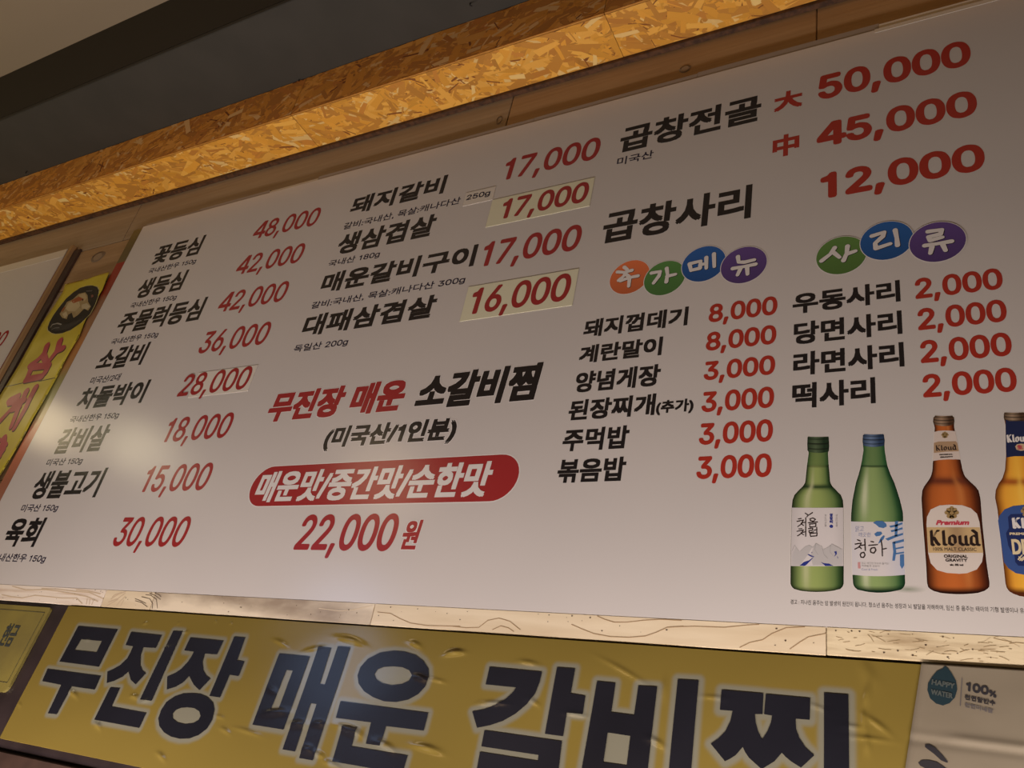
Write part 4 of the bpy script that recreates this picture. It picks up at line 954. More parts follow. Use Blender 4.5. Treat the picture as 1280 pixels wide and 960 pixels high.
q.build('label_lettering', M_ink_sky, B2, origin=tuple(PLACE[B2.name]))
strokes_on(B2, 'label_lettering', M_ink_brown, [
    [(552, 450), (572, 458)], [(534, 482), (580, 474), (566, 502), (532, 520)], [(562, 500), (580, 516)], [(580, 492), (604, 488)], [(606, 446), (610, 530)], [(580, 548), (600, 544), (608, 562), (598, 582), (578, 580), (572, 562), (580, 548)],
    [(652, 462), (672, 466)], [(636, 492), (700, 486)], [(656, 512), (680, 508), (690, 528), (674, 550), (652, 544), (648, 526), (656, 512)], [(728, 450), (736, 500), (738, 570)], [(738, 520), (768, 514)]], 0.0021, s8)
text_on(B2, 'label_lettering', M_ink_steel, '맑고', (534, 388), (600, 345), 0.0, s8, shear=.1)
text_on(B2, 'label_lettering', M_ink_steel, '깨끗한', (556, 428), (654, 394), 0.0, s8, shear=.1)
q = MB(); poly_on(q, [(553, 618), (572, 616), (574, 665), (555, 664)], s8, 2.3); q.build('printed_seal', mat('pale_red_ink', (0.62, 0.30, 0.30, 1), 0.3), B2, origin=tuple(PLACE[B2.name]))
for (y, x1, tx) in ((632, 785, '맑고 깨끗한 맛으로 즐기는'), (652, 716, '저온발효 공법의'), (678, 702, 'Cool & Fresh')):
    text_on(B2, 'label_lettering', M_ink_grey if y < 670 else M_ink_steel, tx, (582, y), (x1, y - 13), 0.0, s8)

# third: cream label with gold band
qo = lambda a, b_: q_off(a, b_)
s7 = off_label(0, 6.4, 1140, 615)


def round_label(q, pts, conv, layer, col): poly_on(q, pts, conv, layer, col)


q = MB()
poly_on(q, [(116, 260), (120, 200), (150, 140), (220, 108), (300, 102), (400, 106), (470, 130), (520, 175), (540, 240), (570, 500), (560, 560), (520, 620), (440, 650), (380, 655), (280, 648), (200, 625), (150, 570), (130, 490)], s7, 1.8, (0.74, 0.66, 0.60, 1))
q.build('bottle_label', M_print, B3, origin=tuple(PLACE[B3.name]))
q = MB(); put = board_put(2.1); N = 16; P = []; C_ = []
for i in range(N + 1):
    t = i / N
    for (xa, ya, xb, yb) in ((117, 283, 542, 283), (132, 487, 570, 487)):
        X, Zh = s7(xa + (xb - xa) * t, ya + (yb - ya) * t); P.append(put(X, Zh))
        C_.append(mix((0.62, 0.44, 0.22), (0.42, 0.28, 0.15), math.exp(-((t - .55) / .16) ** 2)) + (1,))
q.add(P, [(2 * i, 2 * i + 1, 2 * i + 3, 2 * i + 2) for i in range(N)], C_)
q.build('gold_band', M_print, B3, origin=tuple(PLACE[B3.name]))
NIB = (0.62, 0.78)
def kloud(parent, m, conv, w, layer, upto=5):
    """blackletter-like wordmark in a 0..100 x 0..30 box mapped by conv"""
    L = [[(4, 27), (7, 30)], [(7, 29), (7, 3), (10, 0)], [(8, 14), (15, 24), (18, 29), (21, 28)], [(11, 16), (17, 5), (21, 1)], [(30, 29), (30, 3), (34, 1)],
         [(41, 17), (40, 5), (46, 1)], [(41, 17), (47, 20), (51, 16), (51, 5), (46, 1)],
         [(60, 19), (60, 5), (66, 1), (71, 5)], [(71, 19), (71, 3), (75, 1)], [(81, 17), (80, 5), (86, 1), (91, 5)], [(81, 17), (87, 20), (91, 17)], [(84, 30), (91, 24), (91, 3), (95, 1)]]
    cut = (4, 5, 7, 9, 12)[upto - 1] if upto < 5 else 12
    q = MB()
    for s in L[:cut]:
        P = [conv(*p) for p in s]
        for dx in (0, w * .35, w * .7): stroke(q, [(x + dx, z) for x, z in P], w, board_put(layer), nib=NIB)
    return q.build('wordmark', m, parent, origin=tuple(PLACE[parent.name]))


def boxmap(ax, ay, bx, by, conv):
    (x0, z0), (x1, z1) = conv(ax, ay), conv(bx, by)
    return lambda a, b_: (x0 + (x1 - x0) * a / 100, z0 + (z1 - z0) * b_ / 30)


kloud(B3, M_ink_brown, boxmap(125, 430, 545, 305, s7), 0.0036, 2.6)
text_on(B3, 'label_lettering', M_ink_pink, 'Premium', (190, 266), (466, 224), 0.0006, s7, shear=.35)
text_on(B3, 'label_lettering', M_ink_brown, '100% MALT CLASSIC', (170, 470), (515, 446), 0.0001, s7)
text_on(B3, 'label_lettering', M_ink_brown, 'ORIGINAL', (256, 527), (446, 503), 0.0003, s7)
text_on(B3, 'label_lettering', M_ink_brown, 'GRAVITY', (268, 558), (442, 535), 0.0003, s7)
text_on(B3, 'label_lettering', M_ink_brown, 'alc. 5% vol', (304, 591), (410, 576), 0.0003, s7)


def crest(parent, cx, cy, r, conv, m, layer=2.4):
    q = MB()
    for dx, dy, k in ((0, -.75, .35), (-.45, -.45, .42), (.45, -.45, .42), (-.72, -.05, .42), (.72, -.05, .42), (0, 0, .5), (-.4, .5, .42), (.4, .5, .42), (0, .65, .38)):
        poly_on(q, [(cx + dx * r + k * r * math.cos(a), cy + dy * r + k * r * .8 * math.sin(a)) for a in [math.pi * 2 * i / 8 for i in range(8)]], conv, layer)
    return q.build('printed_crest', m, parent, origin=tuple(PLACE[parent.name]))


crest(B3, 318, 168, 52, s7, M_ink_gold)
s9 = off_label(0, 9.143, 1140, 510)
q = MB(); poly_on(q, [(256, 275), (300, 262), (370, 258), (440, 260), (480, 265), (496, 268), (556, 590), (500, 588), (400, 588), (300, 596), (240, 606), (245, 450)], s9, 1.8, (0.70, 0.60, 0.54, 1))
q.build('neck_label', M_print, B3, origin=tuple(PLACE[B3.name]))
q = MB(); poly_on(q, [(250, 400), (300, 385), (500, 380), (518, 400), (535, 495), (400, 500), (250, 515)], s9, 2.0, (0.45, 0.30, 0.18, 1))
q.build('gold_band', M_print, B3, origin=tuple(PLACE[B3.name]))
kloud(B3, M_ink_brown, boxmap(262, 490, 512, 418, s9), 0.0014, 2.6)
crest(B3, 376, 310, 38, s9, M_ink_gold)
text_on(B3, 'label_lettering', M_ink_brown, 'ORIGINAL', (312, 542), (468, 522), 0.0003, s9)
text_on(B3, 'label_lettering', M_ink_brown, 'GRAVITY', (322, 572), (468, 550), 0.0003, s9)

# fourth: blue labels
q = MB(); poly_on(q, [(1070, 135), (1110, 150), (1290, 150), (1345, 210), (1360, 550), (1280, 552), (1170, 552), (1080, 566), (1072, 400)], s9, 1.8, (0.020, 0.028, 0.085, 1))
q.build('neck_label', M_print, B4, origin=tuple(PLACE[B4.name]))
kloud(B4, M_halo, boxmap(1075, 395, 1340, 295, s9), 0.0021, 2.6)
q = MB(); poly_on(q, [(1180, 440), (1200, 415), (1250, 408), (1310, 415), (1320, 450), (1300, 485), (1240, 490), (1195, 478)], s9, 2.2, (0.62, 0.46, 0.30, 1))
q.build('printed_oval', M_print, B4, origin=tuple(PLACE[B4.name]))
text_on(B4, 'label_lettering', M_ink_pink, '\u751f', (1205, 475), (1262, 422), 0.0006, s9, 2.8)
q = MB(); poly_on(q, [(688, 230), (700, 190), (740, 140), (810, 112), (900, 103), (1010, 103), (1100, 120), (1150, 180), (1180, 300), (1200, 450), (1190, 560), (1130, 640), (1040, 665), (900, 663), (830, 650), (770, 610), (735, 560), (715, 420)], s7, 1.8, (0.050, 0.10, 0.30, 1))
q.build('bottle_label', M_print, B4, origin=tuple(PLACE[B4.name]))
q = MB(); poly_on(q, [(768, 200), (790, 178), (900, 175), (1080, 178), (1100, 210), (1120, 520), (1090, 585), (960, 595), (850, 590), (825, 560), (820, 510), (790, 470), (770, 430), (752, 330), (775, 290)], s7, 2.1, (0.022, 0.035, 0.13, 1))
q.build('printed_panel', M_print, B4, origin=tuple(PLACE[B4.name]))
kloud(B4, M_halo, boxmap(790, 290, 1100, 205, s7), 0.0032, 2.6)
text_on(B4, 'label_lettering', M_ink_cream, 'PREMIUM BEER', (782, 345), (1080, 325), 0.0003, s7)
text_on(B4, 'label_lettering', M_ink_cream, 'DRAFT', (806, 500), (1120, 378), 0.0009, s7)
crest(B4, 925, 155, 50, s7, M_ink_gold)
strokes_on(B4, 'printed_leaves', M_ink_cream, [[(850, 540), (880, 505)], [(862, 548), (895, 520)], [(878, 550), (900, 530)], [(856, 520), (870, 535)]], 0.0018, s7)

# soft printed shadow at the foot of the second bottle
q = MB(); N = 18; cxz = q_off(560, 757); P = [board_put(0.7)(*cxz)]; C_ = [(0.30, 0.33, 0.26, 1)]
for i in range(N):
    a = 2 * math.pi * i / N; P.append(board_put(0.7)(cxz[0] + 0.030 * math.cos(a), cxz[1] + 0.0075 * math.sin(a))); C_.append((0.69, 0.645, 0.62, 1))
q.add(P, [(0, 1 + i, 1 + (i + 1) % N) for i in range(N)], C_)
q.build('printed_shadow', M_print, board, origin=(cxz[0], WALL, cxz[1]))

# ------------------------------------------------------------------ second menu board at the far left
lb = thing('menu_board', 'white menu board at the far left edge with one red price showing', 'menu board', (-4.2, WALL, BZ0))
LB1 = -3.425
b = MB(); b.box((-5.6, WALL, BZ0), (LB1 - 0.03, WALL + 0.0105, Z(1.948))); b.build('panel', M_board, lb, origin=(-4.5, WALL, BZ0), bevel=0.0012)
b = MB(); b.box((-5.6, WALL - 0.0010, Z(1.905)), (LB1 - 0.03, WALL - 0.0001, Z(1.9475))); b.build('folded_vinyl', M_lip_l, lb, origin=(-4.5, WALL, Z(1.9)))
q = MB(); q.add([(LB1 - .0295, WALL + .001, BZ0), (LB1, WALL + .001, BZ0), (LB1 - .0295, WALL + .001, Z(1.3)), (LB1, WALL + .001, Z(1.3)), (LB1 - .0295, WALL + .001, Z(1.80)), (LB1, WALL + .001, Z(1.80)), (LB1 - .0295, WALL + .001, Z(1.948)), (LB1, WALL + .001, Z(1.948))],
            [(0, 1, 3, 2), (2, 3, 5, 4), (4, 5, 7, 6)], [(.18, .10, .07, 1)] * 2 + [(.24, .10, .075, 1)] * 2 + [(.26, .13, .09, 1)] * 2 + [(.30, .22, .14, 1)] * 2)
q.build('coloured_margin', M_print, lb, origin=(LB1, WALL, BZ0))
x1, z1 = on_wall(11.5, 417); _, z0 = on_wall(1, 434)
wall_text('price', '30,000', x1 - 0.31, x1, z0, z0 + 0.088, 0.0022, M_red, lb, 4, clean=True, round_=True, shear=.05)

# slim wooden batten beside it
M_batten = mottled('varnished_batten', (0.42, 0.25, 0.11, 1), (0.28, 0.16, 0.07, 1), (30, 30, 2), 0.35, 5, coat=0.3)
b = MB(); b.box((LB1 + 0.002, WALL - 0.010, Z(0.44)), (LB1 + 0.024, WALL + 0.0115, Z(1.952)))
tag(b.build('wooden_batten', M_batten, origin=(LB1 + .012, WALL, Z(0.44)), bevel=0.002), 'thin varnished wooden batten standing between the left menu board and the yellow banner', 'batten')
b = MB(); b.box((LB1 + 0.026, WALL + 0.002, Z(0.44)), (LB1 + 0.072, WALL + 0.0115, Z(1.93)))
tag(b.build('dark_strip', M_brown, origin=(LB1 + .05, WALL, Z(0.44)), bevel=0.001), 'dark brown flat strip just right of the thin varnished batten', 'wood strip')  # dark brown strip filling the gap between batten and banner

# ------------------------------------------------------------------ narrow yellow banner with a bowl picture
M_yel = mottled('yellow_vinyl', (0.60, 0.50, 0.045, 1), (0.50, 0.40, 0.03, 1), (6, 6, 6), 0.36, 3)
ban = thing('vertical_banner', 'narrow yellow vertical banner with a black bowl of chicken soup picture and red brush letters', 'banner', (-3.16, WALL, Z(0.5)))
left = [(1.719, -3.305), (1.70, -3.296), (1.68, -3.289), (1.60, -3.300), (1.52, -3.309), (1.42, -3.313), (1.30, -3.316), (1.24, -3.317), (1.17, -3.326), (1.00, -3.327), (0.80, -3.327), (0.50, -3.33)]
right = [(1.730, -3.018), (1.70, -3.012), (1.64, -3.000), (1.56, -3.008), (1.495, -3.011), (1.41, -2.991), (1.30, -3.000), (1.224, -3.000), (1.10, -3.002), (0.99, -3.011), (0.815, -3.028), (0.50, -3.035)]


def side(tab, z):
    for (za, a), (zb, b_) in zip(tab, tab[1:]):
        if zb <= z <= za: return b_ + (a - b_) * (z - zb) / (za - zb)
    return tab[0][1] if z > tab[0][0] else tab[-1][1]


def ban_wave(x, z): return 0.0014 * math.sin(z * 21 + x * 9) + 0.0005 * math.sin(z * 47 - x * 30)


def ban_put(layer): return lambda x, z, i=0: (x, WALL - 0.0048 - ban_wave(x, z - EYE) - 0.0005 * layer - 0.000004 * i, z)


q = MB(); NZ, NX = 130, 14; P = []
for i in range(NZ + 1):
    z = 0.50 + (1.73 - 0.50) * i / NZ
    for j in range(NX + 1):
        a, b_ = side(left, z), side(right, z); x = a + (b_ - a) * j / NX
        zz = z - (0.012 * max(0, 1 - abs(x + 3.2) / 0.11) if i == NZ else 0) - (0.010 * (1 - j / NX) if i == NZ else 0)
        P.append((x, WALL - 0.0045 - ban_wave(x, z), Z(zz)))
q.add(P, [(i * (NX + 1) + j, i * (NX + 1) + j + 1, (i + 1) * (NX + 1) + j + 1, (i + 1) * (NX + 1) + j) for i in range(NZ) for j in range(NX)])
sheet = q.build('banner_sheet', M_yel, ban, origin=(-3.16, WALL, Z(0.5)), smooth=True)
sol = sheet.modifiers.new('thickness', 'SOLIDIFY'); sol.thickness = 0.0008; sol.offset = 1
q = MB(); P = []
for (a, b_) in ((1.42, 0.50),):
    n = 24
    for i in range(n):
        za, zb = a + (b_ - a) * i / n, a + (b_ - a) * (i + 0.82) / n
        for zz in (za, zb):
            P += [ban_put(1)(side(right, zz) - 0.0055, Z(zz)), ban_put(1)(side(right, zz) - 0.001, Z(zz))]
q.add(P, [(4 * i, 4 * i + 1, 4 * i + 3, 4 * i + 2) for i in range(len(P) // 4)])
q.build('edge_line', M_black, ban, origin=(-3.16, WALL, Z(0.5)))
c6 = lambda a, b_: on_wall(a / 6, 320 + b_ / 6)
c7 = lambda a, b_: on_wall(a / 6, 440 + b_ / 6)
q = MB(); stroke(q, [c7(50, 268), c7(180, 238), c7(310, 222), c7(418, 198)], 0.0035, ban_put(1)); q.build('seam', M_ink_brown, ban, origin=(-3.16, WALL, Z(0.5)))


def ban_poly(q, pts, conv, layer, col=None, grow=None):
    P = [conv(*p) for p in pts]; V, F = fine(*curve_shape([P]), (0.02, 0.02)); put = ban_put(layer)
    q.add([put(x, z) for x, z in V], F, col)


bowl = [(368, 540), (372, 565), (400, 585), (430, 591), (480, 584), (540, 560), (610, 510), (680, 440), (722, 365), (745, 310), (751, 265), (738, 240), (705, 229), (660, 232), (610, 245), (560, 275), (500, 325), (450, 390), (410, 450), (382, 500)]
q = MB(); ban_poly(q, [(x + (x - 560) * .03, y + (y - 410) * .03) for x, y in bowl], c6, 1, (0.55, 0.48, 0.20, 1)); ban_poly(q, bowl, c6, 1.6, (0.022, 0.020, 0.017, 1))
bw = q.build('printed_bowl', M_print, ban, origin=(-3.16, WALL, Z(0.5)))
q = MB()
ban_poly(q, [(395, 505), (385, 535), (395, 560), (440, 570), (520, 555), (590, 510), (660, 450), (590, 490), (500, 520), (430, 520)], c6, 2, (0.045, 0.042, 0.037, 1))
q.build('bowl_rim', M_print, bw, origin=(-3.16, WALL, Z(0.5)))
for L, w, c in (([(392, 540), (405, 520), (440, 512), (470, 520)], .006, (.30, .29, .26, 1)), ([(400, 560), (420, 548), (455, 545)], .004, (.16, .15, .14, 1)), ([(660, 270), (700, 268)], .006, (.10, .09, .08, 1))):
    q = MB(); stroke(q, [c6(*p) for p in L], w, ban_put(2.4), col=c); q.build('rim_highlight', M_print, bw, origin=(-3.16, WALL, Z(0.5)))
q = MB()
ban_poly(q, [(455, 440), (475, 470), (510, 480), (520, 445), (545, 430), (560, 470), (590, 450), (640, 400), (668, 415), (690, 385), (670, 350), (665, 300), (650, 280), (600, 290), (555, 330), (510, 350), (485, 395)], c6, 2.4, (0.36, 0.27, 0.13, 1))
for P, c in (([(520, 360), (560, 335), (600, 345), (610, 380), (570, 420), (520, 420), (500, 400)], (0.52, 0.42, 0.24, 1)), ([(600, 300), (645, 285), (662, 320), (640, 345), (610, 335)], (0.50, 0.38, 0.20, 1)),
             ([(620, 370), (660, 360), (685, 385), (660, 405), (620, 400)], (0.50, 0.42, 0.26, 1)), ([(475, 440), (505, 420), (515, 450), (495, 475)], (0.55, 0.46, 0.28, 1)),
             ([(535, 345), (600, 310), (640, 330), (600, 345), (560, 360)], (0.34, 0.10, 0.035, 1)), ([(465, 420), (490, 385), (500, 390), (480, 425)], (0.30, 0.11, 0.04, 1)), ([(570, 340), (590, 335), (585, 375), (572, 370)], (0.36, 0.12, 0.04, 1)),
             ([(622, 328), (632, 324), (634, 340), (624, 342)], (0.10, 0.03, 0.02, 1)), ([(560, 400), (600, 385), (620, 410), (580, 440)], (0.42, 0.33, 0.17, 1)), ([(690, 300), (708, 296), (712, 312), (696, 320)], (0.20, 0.08, 0.06, 1))):
    ban_poly(q, P, c6, 2.9 + 0.3 * random.random(), c)
q.build('printed_chicken', M_print, bw, origin=(-3.16, WALL, Z(0.5)))
def dense(P):
    out = []
    for (a, b_), (c, d) in zip(P, P[1:]): out += [(a + (c - a) * t / 3, b_ + (d - b_) * t / 3) for t in range(3)]
    return out + [P[-1]]


M_bred = mat('banner_red_ink', (0.42, 0.045, 0.060, 1), 0.36)
M_bshadow = mat('banner_shadow_ink', (0.07, 0.010, 0.012, 1), 0.36)
brush = [(c6, [[(362, 680), (345, 735), (290, 785), (232, 826)], [(335, 742), (352, 795)], [(462, 645), (440, 715), (375, 792)], [(440, 712), (484, 698)], [(246, 836), (228, 880), (206, 930)], [(246, 836), (372, 828)], [(372, 828), (345, 880), (318, 905)], [(206, 932), (322, 908)]]),
         (c7, [[(82, 372), (150, 335), (110, 420), (10, 522)], [(85, 385), (150, 375)], [(110, 432), (158, 420)], [(208, 300), (150, 430), (92, 565)], [(276, 270), (205, 425), (116, 578)], [(150, 385), (195, 370)]]),
         (c7, [[(-60, 700), (0, 672)], [(-40, 740), (0, 720), (50, 700)], [(38, 650), (30, 740), (6, 780)], [(-40, 800), (4, 790)]])]
for name, m, d, lay in (('letter_shadow', M_bshadow, 0.0052, 1.4), ('brush_letter', M_bred, 0.0, 2.3)):
    for conv, strokes in brush:
        q = MB()
        for s in strokes:
            P = dense([conv(*p) for p in s]); stroke(q, [(x + d, z - d) for x, z in P], 0.030 if conv is c6 else 0.028, ban_put(lay), taper=(1.15, 1.1, 1.05, 1.0, .95, .9, .85, .85, .88, .92))
        q.build(name, m, ban, origin=(-3.16, WALL, Z(0.5)))

# ------------------------------------------------------------------ signs leaning under the ledge
M_letter = mottled('navy_black_vinyl_letters', (0.011, 0.011, 0.016, 1), (0.015, 0.015, 0.022, 1), (4, 4, 4), 0.27, 2)
M_sign = printed('yellow_sign_vinyl', 0.16)
SX0, SX1, SS0, SS1 = -2.327, -0.104, -0.374, -0.009
creases = []      # (x, s, half length, half height, angle, amplitude)
for off, lst in (((0, 740), [(795, 170, 22, 6, .2, 1.6), (975, 170, 12, 5, .2, 1.0), (1010, 218, 26, 7, .1, 1.6), (400, 553, 62, 12, -.28, 3.2), (440, 460, 34, 6, -.2, 1.4), (480, 262, 26, 6, 0, 1.3), (735, 570, 40, 11, -.1, 3.0), (800, 590, 40, 10, .2, 2.0),
                             (920, 303, 44, 7, .15, 2.0), (535, 727, 42, 12, -.35, 3.4), (880, 895, 50, 11, -.35, 2.8), (110, 615, 30, 8, -.4, 1.4), (1180, 160, 10, 5, 0, 1.2), (1262, 170, 12, 5, 0, 1.2), (1230, 755, 50, 9, -.25, 1.8), (1200, 680, 40, 7, -.1, 1.4)]),
                 ((280, 740), [(310, 275, 60, 9, -.25, 1.8), (690, 262, 95, 12, -.15, 2.4), (1045, 283, 46, 10, -.3, 2.4), (1250, 332, 50, 12, .2, 2.8), (1075, 467, 45, 10, -.25, 3.0), (1160, 480, 60, 7, -.1, 1.6), (280, 655, 80, 14, .15, 3.2), (130, 760, 110, 9, -.1, 1.6),
                              (400, 720, 60, 14, .1, 2.6), (520, 718, 40, 10, 0, 2.4), (690, 752, 90, 14, -.2, 3.4), (880, 835, 70, 13, -.25, 3.4), (1110, 850, 85, 12, -.1, 3.6), (455, 860, 40, 14, 0, 2.8), (520, 888, 40, 10, -.2, 2.6), (590, 938, 60, 10, -.15, 2.6), (265, 538, 34, 8, -.3, 1.8), (490, 310, 70, 8, .25, 1.4)]),
                 ((560, 740), [(50, 330, 50, 10, .1, 2.4), (240, 605, 80, 9, .08, 2.0), (440, 385, 60, 9, -.1, 1.8), (470, 600, 40, 8, -.4, 1.6), (700, 668, 60, 7, -.05, 1.4), (1140, 818, 42, 10, -.4, 2.6), (960, 430, 130, 9, -.4, 1.5), (1180, 530, 18, 40, 0, 1.4)]),
                 ((840, 740), [(1065, 560, 14, 45, -.2, 3.0), (1045, 690, 10, 30, 0, 3.0), (1065, 830, 12, 30, 0, 2.6), (1120, 720, 60, 9, -.6, 2.0), (1070, 800, 80, 7, 0, 1.4), (985, 735, 40, 7, 0, 1.6), (800, 630, 40, 7, -.3, 1.4), (230, 575, 60, 7, 0, 1.4), (1065, 440, 30, 50, .4, 1.6)])):
    for (a, b_, hl, hh, ang, amp) in lst:
        x, s = on_sign(off[0] + a / 4.366, off[1] + b_ / 4.366)
        creases.append((x, s, hl / 4.366 * 0.00155, hh / 4.366 * 0.0019, ang, amp * 0.0012))
CR = np.array(creases)


def crease(x, s):
    x = np.asarray(x, float)[..., None]; s = np.asarray(s, float)[..., None]
    dx = x - CR[:, 0]; ds = s - CR[:, 1]
    ca, sa = np.cos(CR[:, 4]), np.sin(CR[:, 4])
    u = (dx * ca + ds * sa) / CR[:, 2]; v = (-dx * sa + ds * ca) / CR[:, 3]
    v = v + 0.25 * u * u
    w = (CR[:, 5] * np.exp(-u * u - v * v)).sum(-1)
    x = x[..., 0]; s = s[..., 0]
    return w + 0.0006 * np.sin(x * 6 + s * 9) + 0.0003 * np.sin(x * 19 - s * 31)


def s1(*P): return [on_sign(a / 4.366, 740 + b_ / 4.366) for a, b_ in P]
def s2(*P): return [on_sign(280 + a / 4.366, 740 + b_ / 4.366) for a, b_ in P]
def s3(*P): return [on_sign(560 + a / 4.366, 740 + b_ / 4.366) for a, b_ in P]
def s4(*P): return [on_sign(840 + a / 4.366, 740 + b_ / 4.366) for a, b_ in P]


LETTERS = [   # each: list of shapes, each shape a list of closed outlines (outer, holes)
    [[s1((427, 186), (643, 205), (540, 408), (325, 380)), s1((443, 258), (557, 268), (527, 330), (408, 317))], [s1((260, 420), (550, 458), (517, 533), (392, 515), (310, 668), (262, 662), (335, 507), (232, 487))]],
    [[s1((717, 219), (884, 237), (852, 306), (783, 302), (768, 345), (766, 400), (778, 428), (797, 445), (742, 505), (715, 480), (702, 435), (670, 462), (625, 485), (583, 497), (586, 435), (620, 420), (655, 400), (695, 362), (715, 325), (727, 297), (687, 290))],
     [s1((947, 213), (998, 217), (828, 595), (765, 587))], [s1((603, 520), (655, 525), (610, 625), (798, 660), (760, 742), (515, 697))]],
    [[s1((1040, 250), (1222, 268), (1187, 342), (1120, 337), (1107, 385), (1112, 430), (1128, 458), (1150, 475), (1090, 537), (1058, 505), (1035, 460), (1000, 495), (960, 518), (912, 533), (915, 462), (955, 445), (990, 422), (1030, 380), (1052, 345), (1060, 327), (1008, 320))],
     [s2((58, 245), (117, 250), (73, 374), (113, 380), (82, 460), (33, 453)) + s1((1203, 577), (1145, 568))],
     [s1((1048, 553), (1095, 557), (1135, 575), (1165, 605), (1173, 645), (1160, 700), (1130, 748), (1085, 782), (1035, 800), (985, 802), (935, 790), (895, 765), (870, 730), (865, 690), (880, 645), (910, 600), (955, 570), (1000, 555)), s1((1025, 630), (1062, 635), (1090, 652), (1097, 678), (1085, 700), (1055, 717), (1010, 722), (970, 712), (945, 692), (943, 665), (960, 645), (990, 633))]],
    [[s2((303, 337), (470, 353), (327, 752), (157, 725)), s2((343, 427), (377, 430), (297, 645), (258, 640))],
     [s2((517, 300), (586, 306), (524, 503), (550, 507), (622, 297), (690, 302), (487, 920), (412, 907), (507, 612), (475, 608), (390, 872), (322, 860))]],
    [[s2((925, 322), (985, 327), (1045, 345), (1090, 378), (1117, 420), (1119, 465), (1100, 515), (1060, 558), (1005, 588), (940, 601), (875, 597), (815, 575), (765, 542), (735, 500), (729, 455), (745, 410), (785, 365), (850, 332)), s2((925, 406), (975, 411), (1012, 428), (1027, 455), (1010, 485), (970, 504), (915, 511), (865, 500), (832, 478), (821, 450), (840, 422), (875, 409))],
     [s2((637, 597), (1115, 660), (1090, 757), (885, 732), (852, 840), (775, 828), (803, 712), (612, 688))], [s2((648, 733), (727, 740), (697, 843), (1003, 893), (975, 992), (592, 925))]],
    [[s3((228, 409), (515, 437), (503, 490), (478, 555), (430, 615), (370, 665), (300, 705), (230, 728), (160, 742), (133, 653), (200, 640), (260, 617), (315, 585), (352, 552), (373, 522), (206, 505))],
     [s3((597, 412), (696, 420), (672, 555), (752, 568), (737, 668), (650, 660), (629, 788), (530, 775))],
     [s3((200, 755), (623, 815), (600, 1010), (262, 962), (258, 992), (600, 1042), (590, 1125), (140, 1060), (175, 872), (490, 922), (495, 890), (183, 843))]],
    [[s3((815, 488), (916, 498), (893, 657), (1017, 673), (1040, 512), (1143, 518), (1075, 1120), (715, 1060)), s3((873, 768), (997, 787), (977, 948), (850, 930))], [s3((1255, 477), (1369, 484), (1318, 1102), (1195, 1090))]],
    [[s4((272, 535), (500, 555), (495, 668), (453, 667), (458, 715), (472, 765), (493, 805), (522, 760), (540, 715), (547, 675), (503, 668), (513, 558), (755, 580), (752, 698), (675, 692), (678, 750), (697, 800), (730, 850), (777, 893), (705, 960), (650, 925), (620, 900), (600, 878), (560, 925), (490, 968), (420, 905), (400, 875), (387, 847), (350, 890), (320, 910), (290, 925), (213, 830), (255, 800), (292, 762), (320, 705), (332, 650), (263, 645))],
     [s4((830, 550), (963, 560), (968, 1010), (830, 1000))], [s4((330, 1060), (968, 1100), (965, 1200), (300, 1160))]]]

sign = thing('shop_sign', 'long yellow plastic sign with huge dark navy Korean letters under the ledge', 'sign', (-1.2, 1.5, Z(0.2)))


def dist_field(X, S):
    """distance to the nearest letter outline, for the pale printed glow around the letters"""
    D = np.full(X.shape, 1e9)
    for L in LETTERS:
        for shape in L:
            P = np.array(shape[0]); Q = np.roll(P, -1, 0)
            inside = np.zeros(X.shape, bool)
            for (ax, ay), (bx, by) in zip(P, Q):
                vx, vy = bx - ax, by - ay
                t = np.clip(((X - ax) * vx + (S - ay) * vy) / (vx * vx + vy * vy + 1e-12), 0, 1)
                D = np.minimum(D, np.hypot(X - ax - t * vx, S - ay - t * vy))
                cond = ((ay > S) != (by > S)) & (X < (bx - ax) * (S - ay) / (by - ay + 1e-12) + ax)
                inside ^= cond
            D[inside] = 0
    return D


NXs, NSs = 740, 120
gx = np.linspace(SX0, SX1, NXs); gs = np.linspace(SS0, SS1, NSs)
X, S = np.meshgrid(gx, gs)
W = crease(X, S)
D = dist_field(X, S)
k = np.clip((0.0148 - D) / 0.0095, 0, 1); k = k * k * (3 - 2 * k)
yel = np.array((0.215, 0.155, 0.034)); hal = np.array((0.215, 0.205, 0.150))
shade = 1 + 0.08 * np.sin(X * 3.1 + 1) * np.sin(S * 14)
Cc = (yel * (1 - k[..., None]) + hal * k[..., None]) * shade[..., None]
Y3 = S_O.y + S_UP.y * S + S_N.y * W; Z3 = S_O.z + S_UP.z * S + S_N.z * W
V3 = np.stack([X, Y3, Z3], -1).reshape(-1, 3)
me = bpy.data.meshes.new('sign_sheet')
idx = np.arange(NXs * NSs).reshape(NSs, NXs)
F3 = np.stack([idx[:-1, :-1], idx[:-1, 1:], idx[1:, 1:], idx[1:, :-1]], -1).reshape(-1, 4)
orig = Vector((-1.2, 1.5, Z(0.2)))
me.vertices.add(len(V3)); me.vertices.foreach_set('co', (V3 - np.array(orig)).ravel())
me.loops.add(F3.size); me.loops.foreach_set('vertex_index', F3.ravel())
me.polygons.add(len(F3)); me.polygons.foreach_set('loop_start', np.arange(0, F3.size, 4)); me.polygons.foreach_set('loop_total', np.full(len(F3), 4))
me.update(calc_edges=True); me.validate()
me.polygons.foreach_set('use_smooth', [True] * len(F3))
at = me.color_attributes.new('Col', 'FLOAT_COLOR', 'POINT')
at.data.foreach_set('color', np.concatenate([Cc.reshape(-1, 3), np.ones((len(V3), 1))], 1).astype(np.float32).ravel())
me.materials.append(M_sign)
o = bpy.data.objects.new('sign_sheet', me); o.parent = sign; COL.objects.link(o)


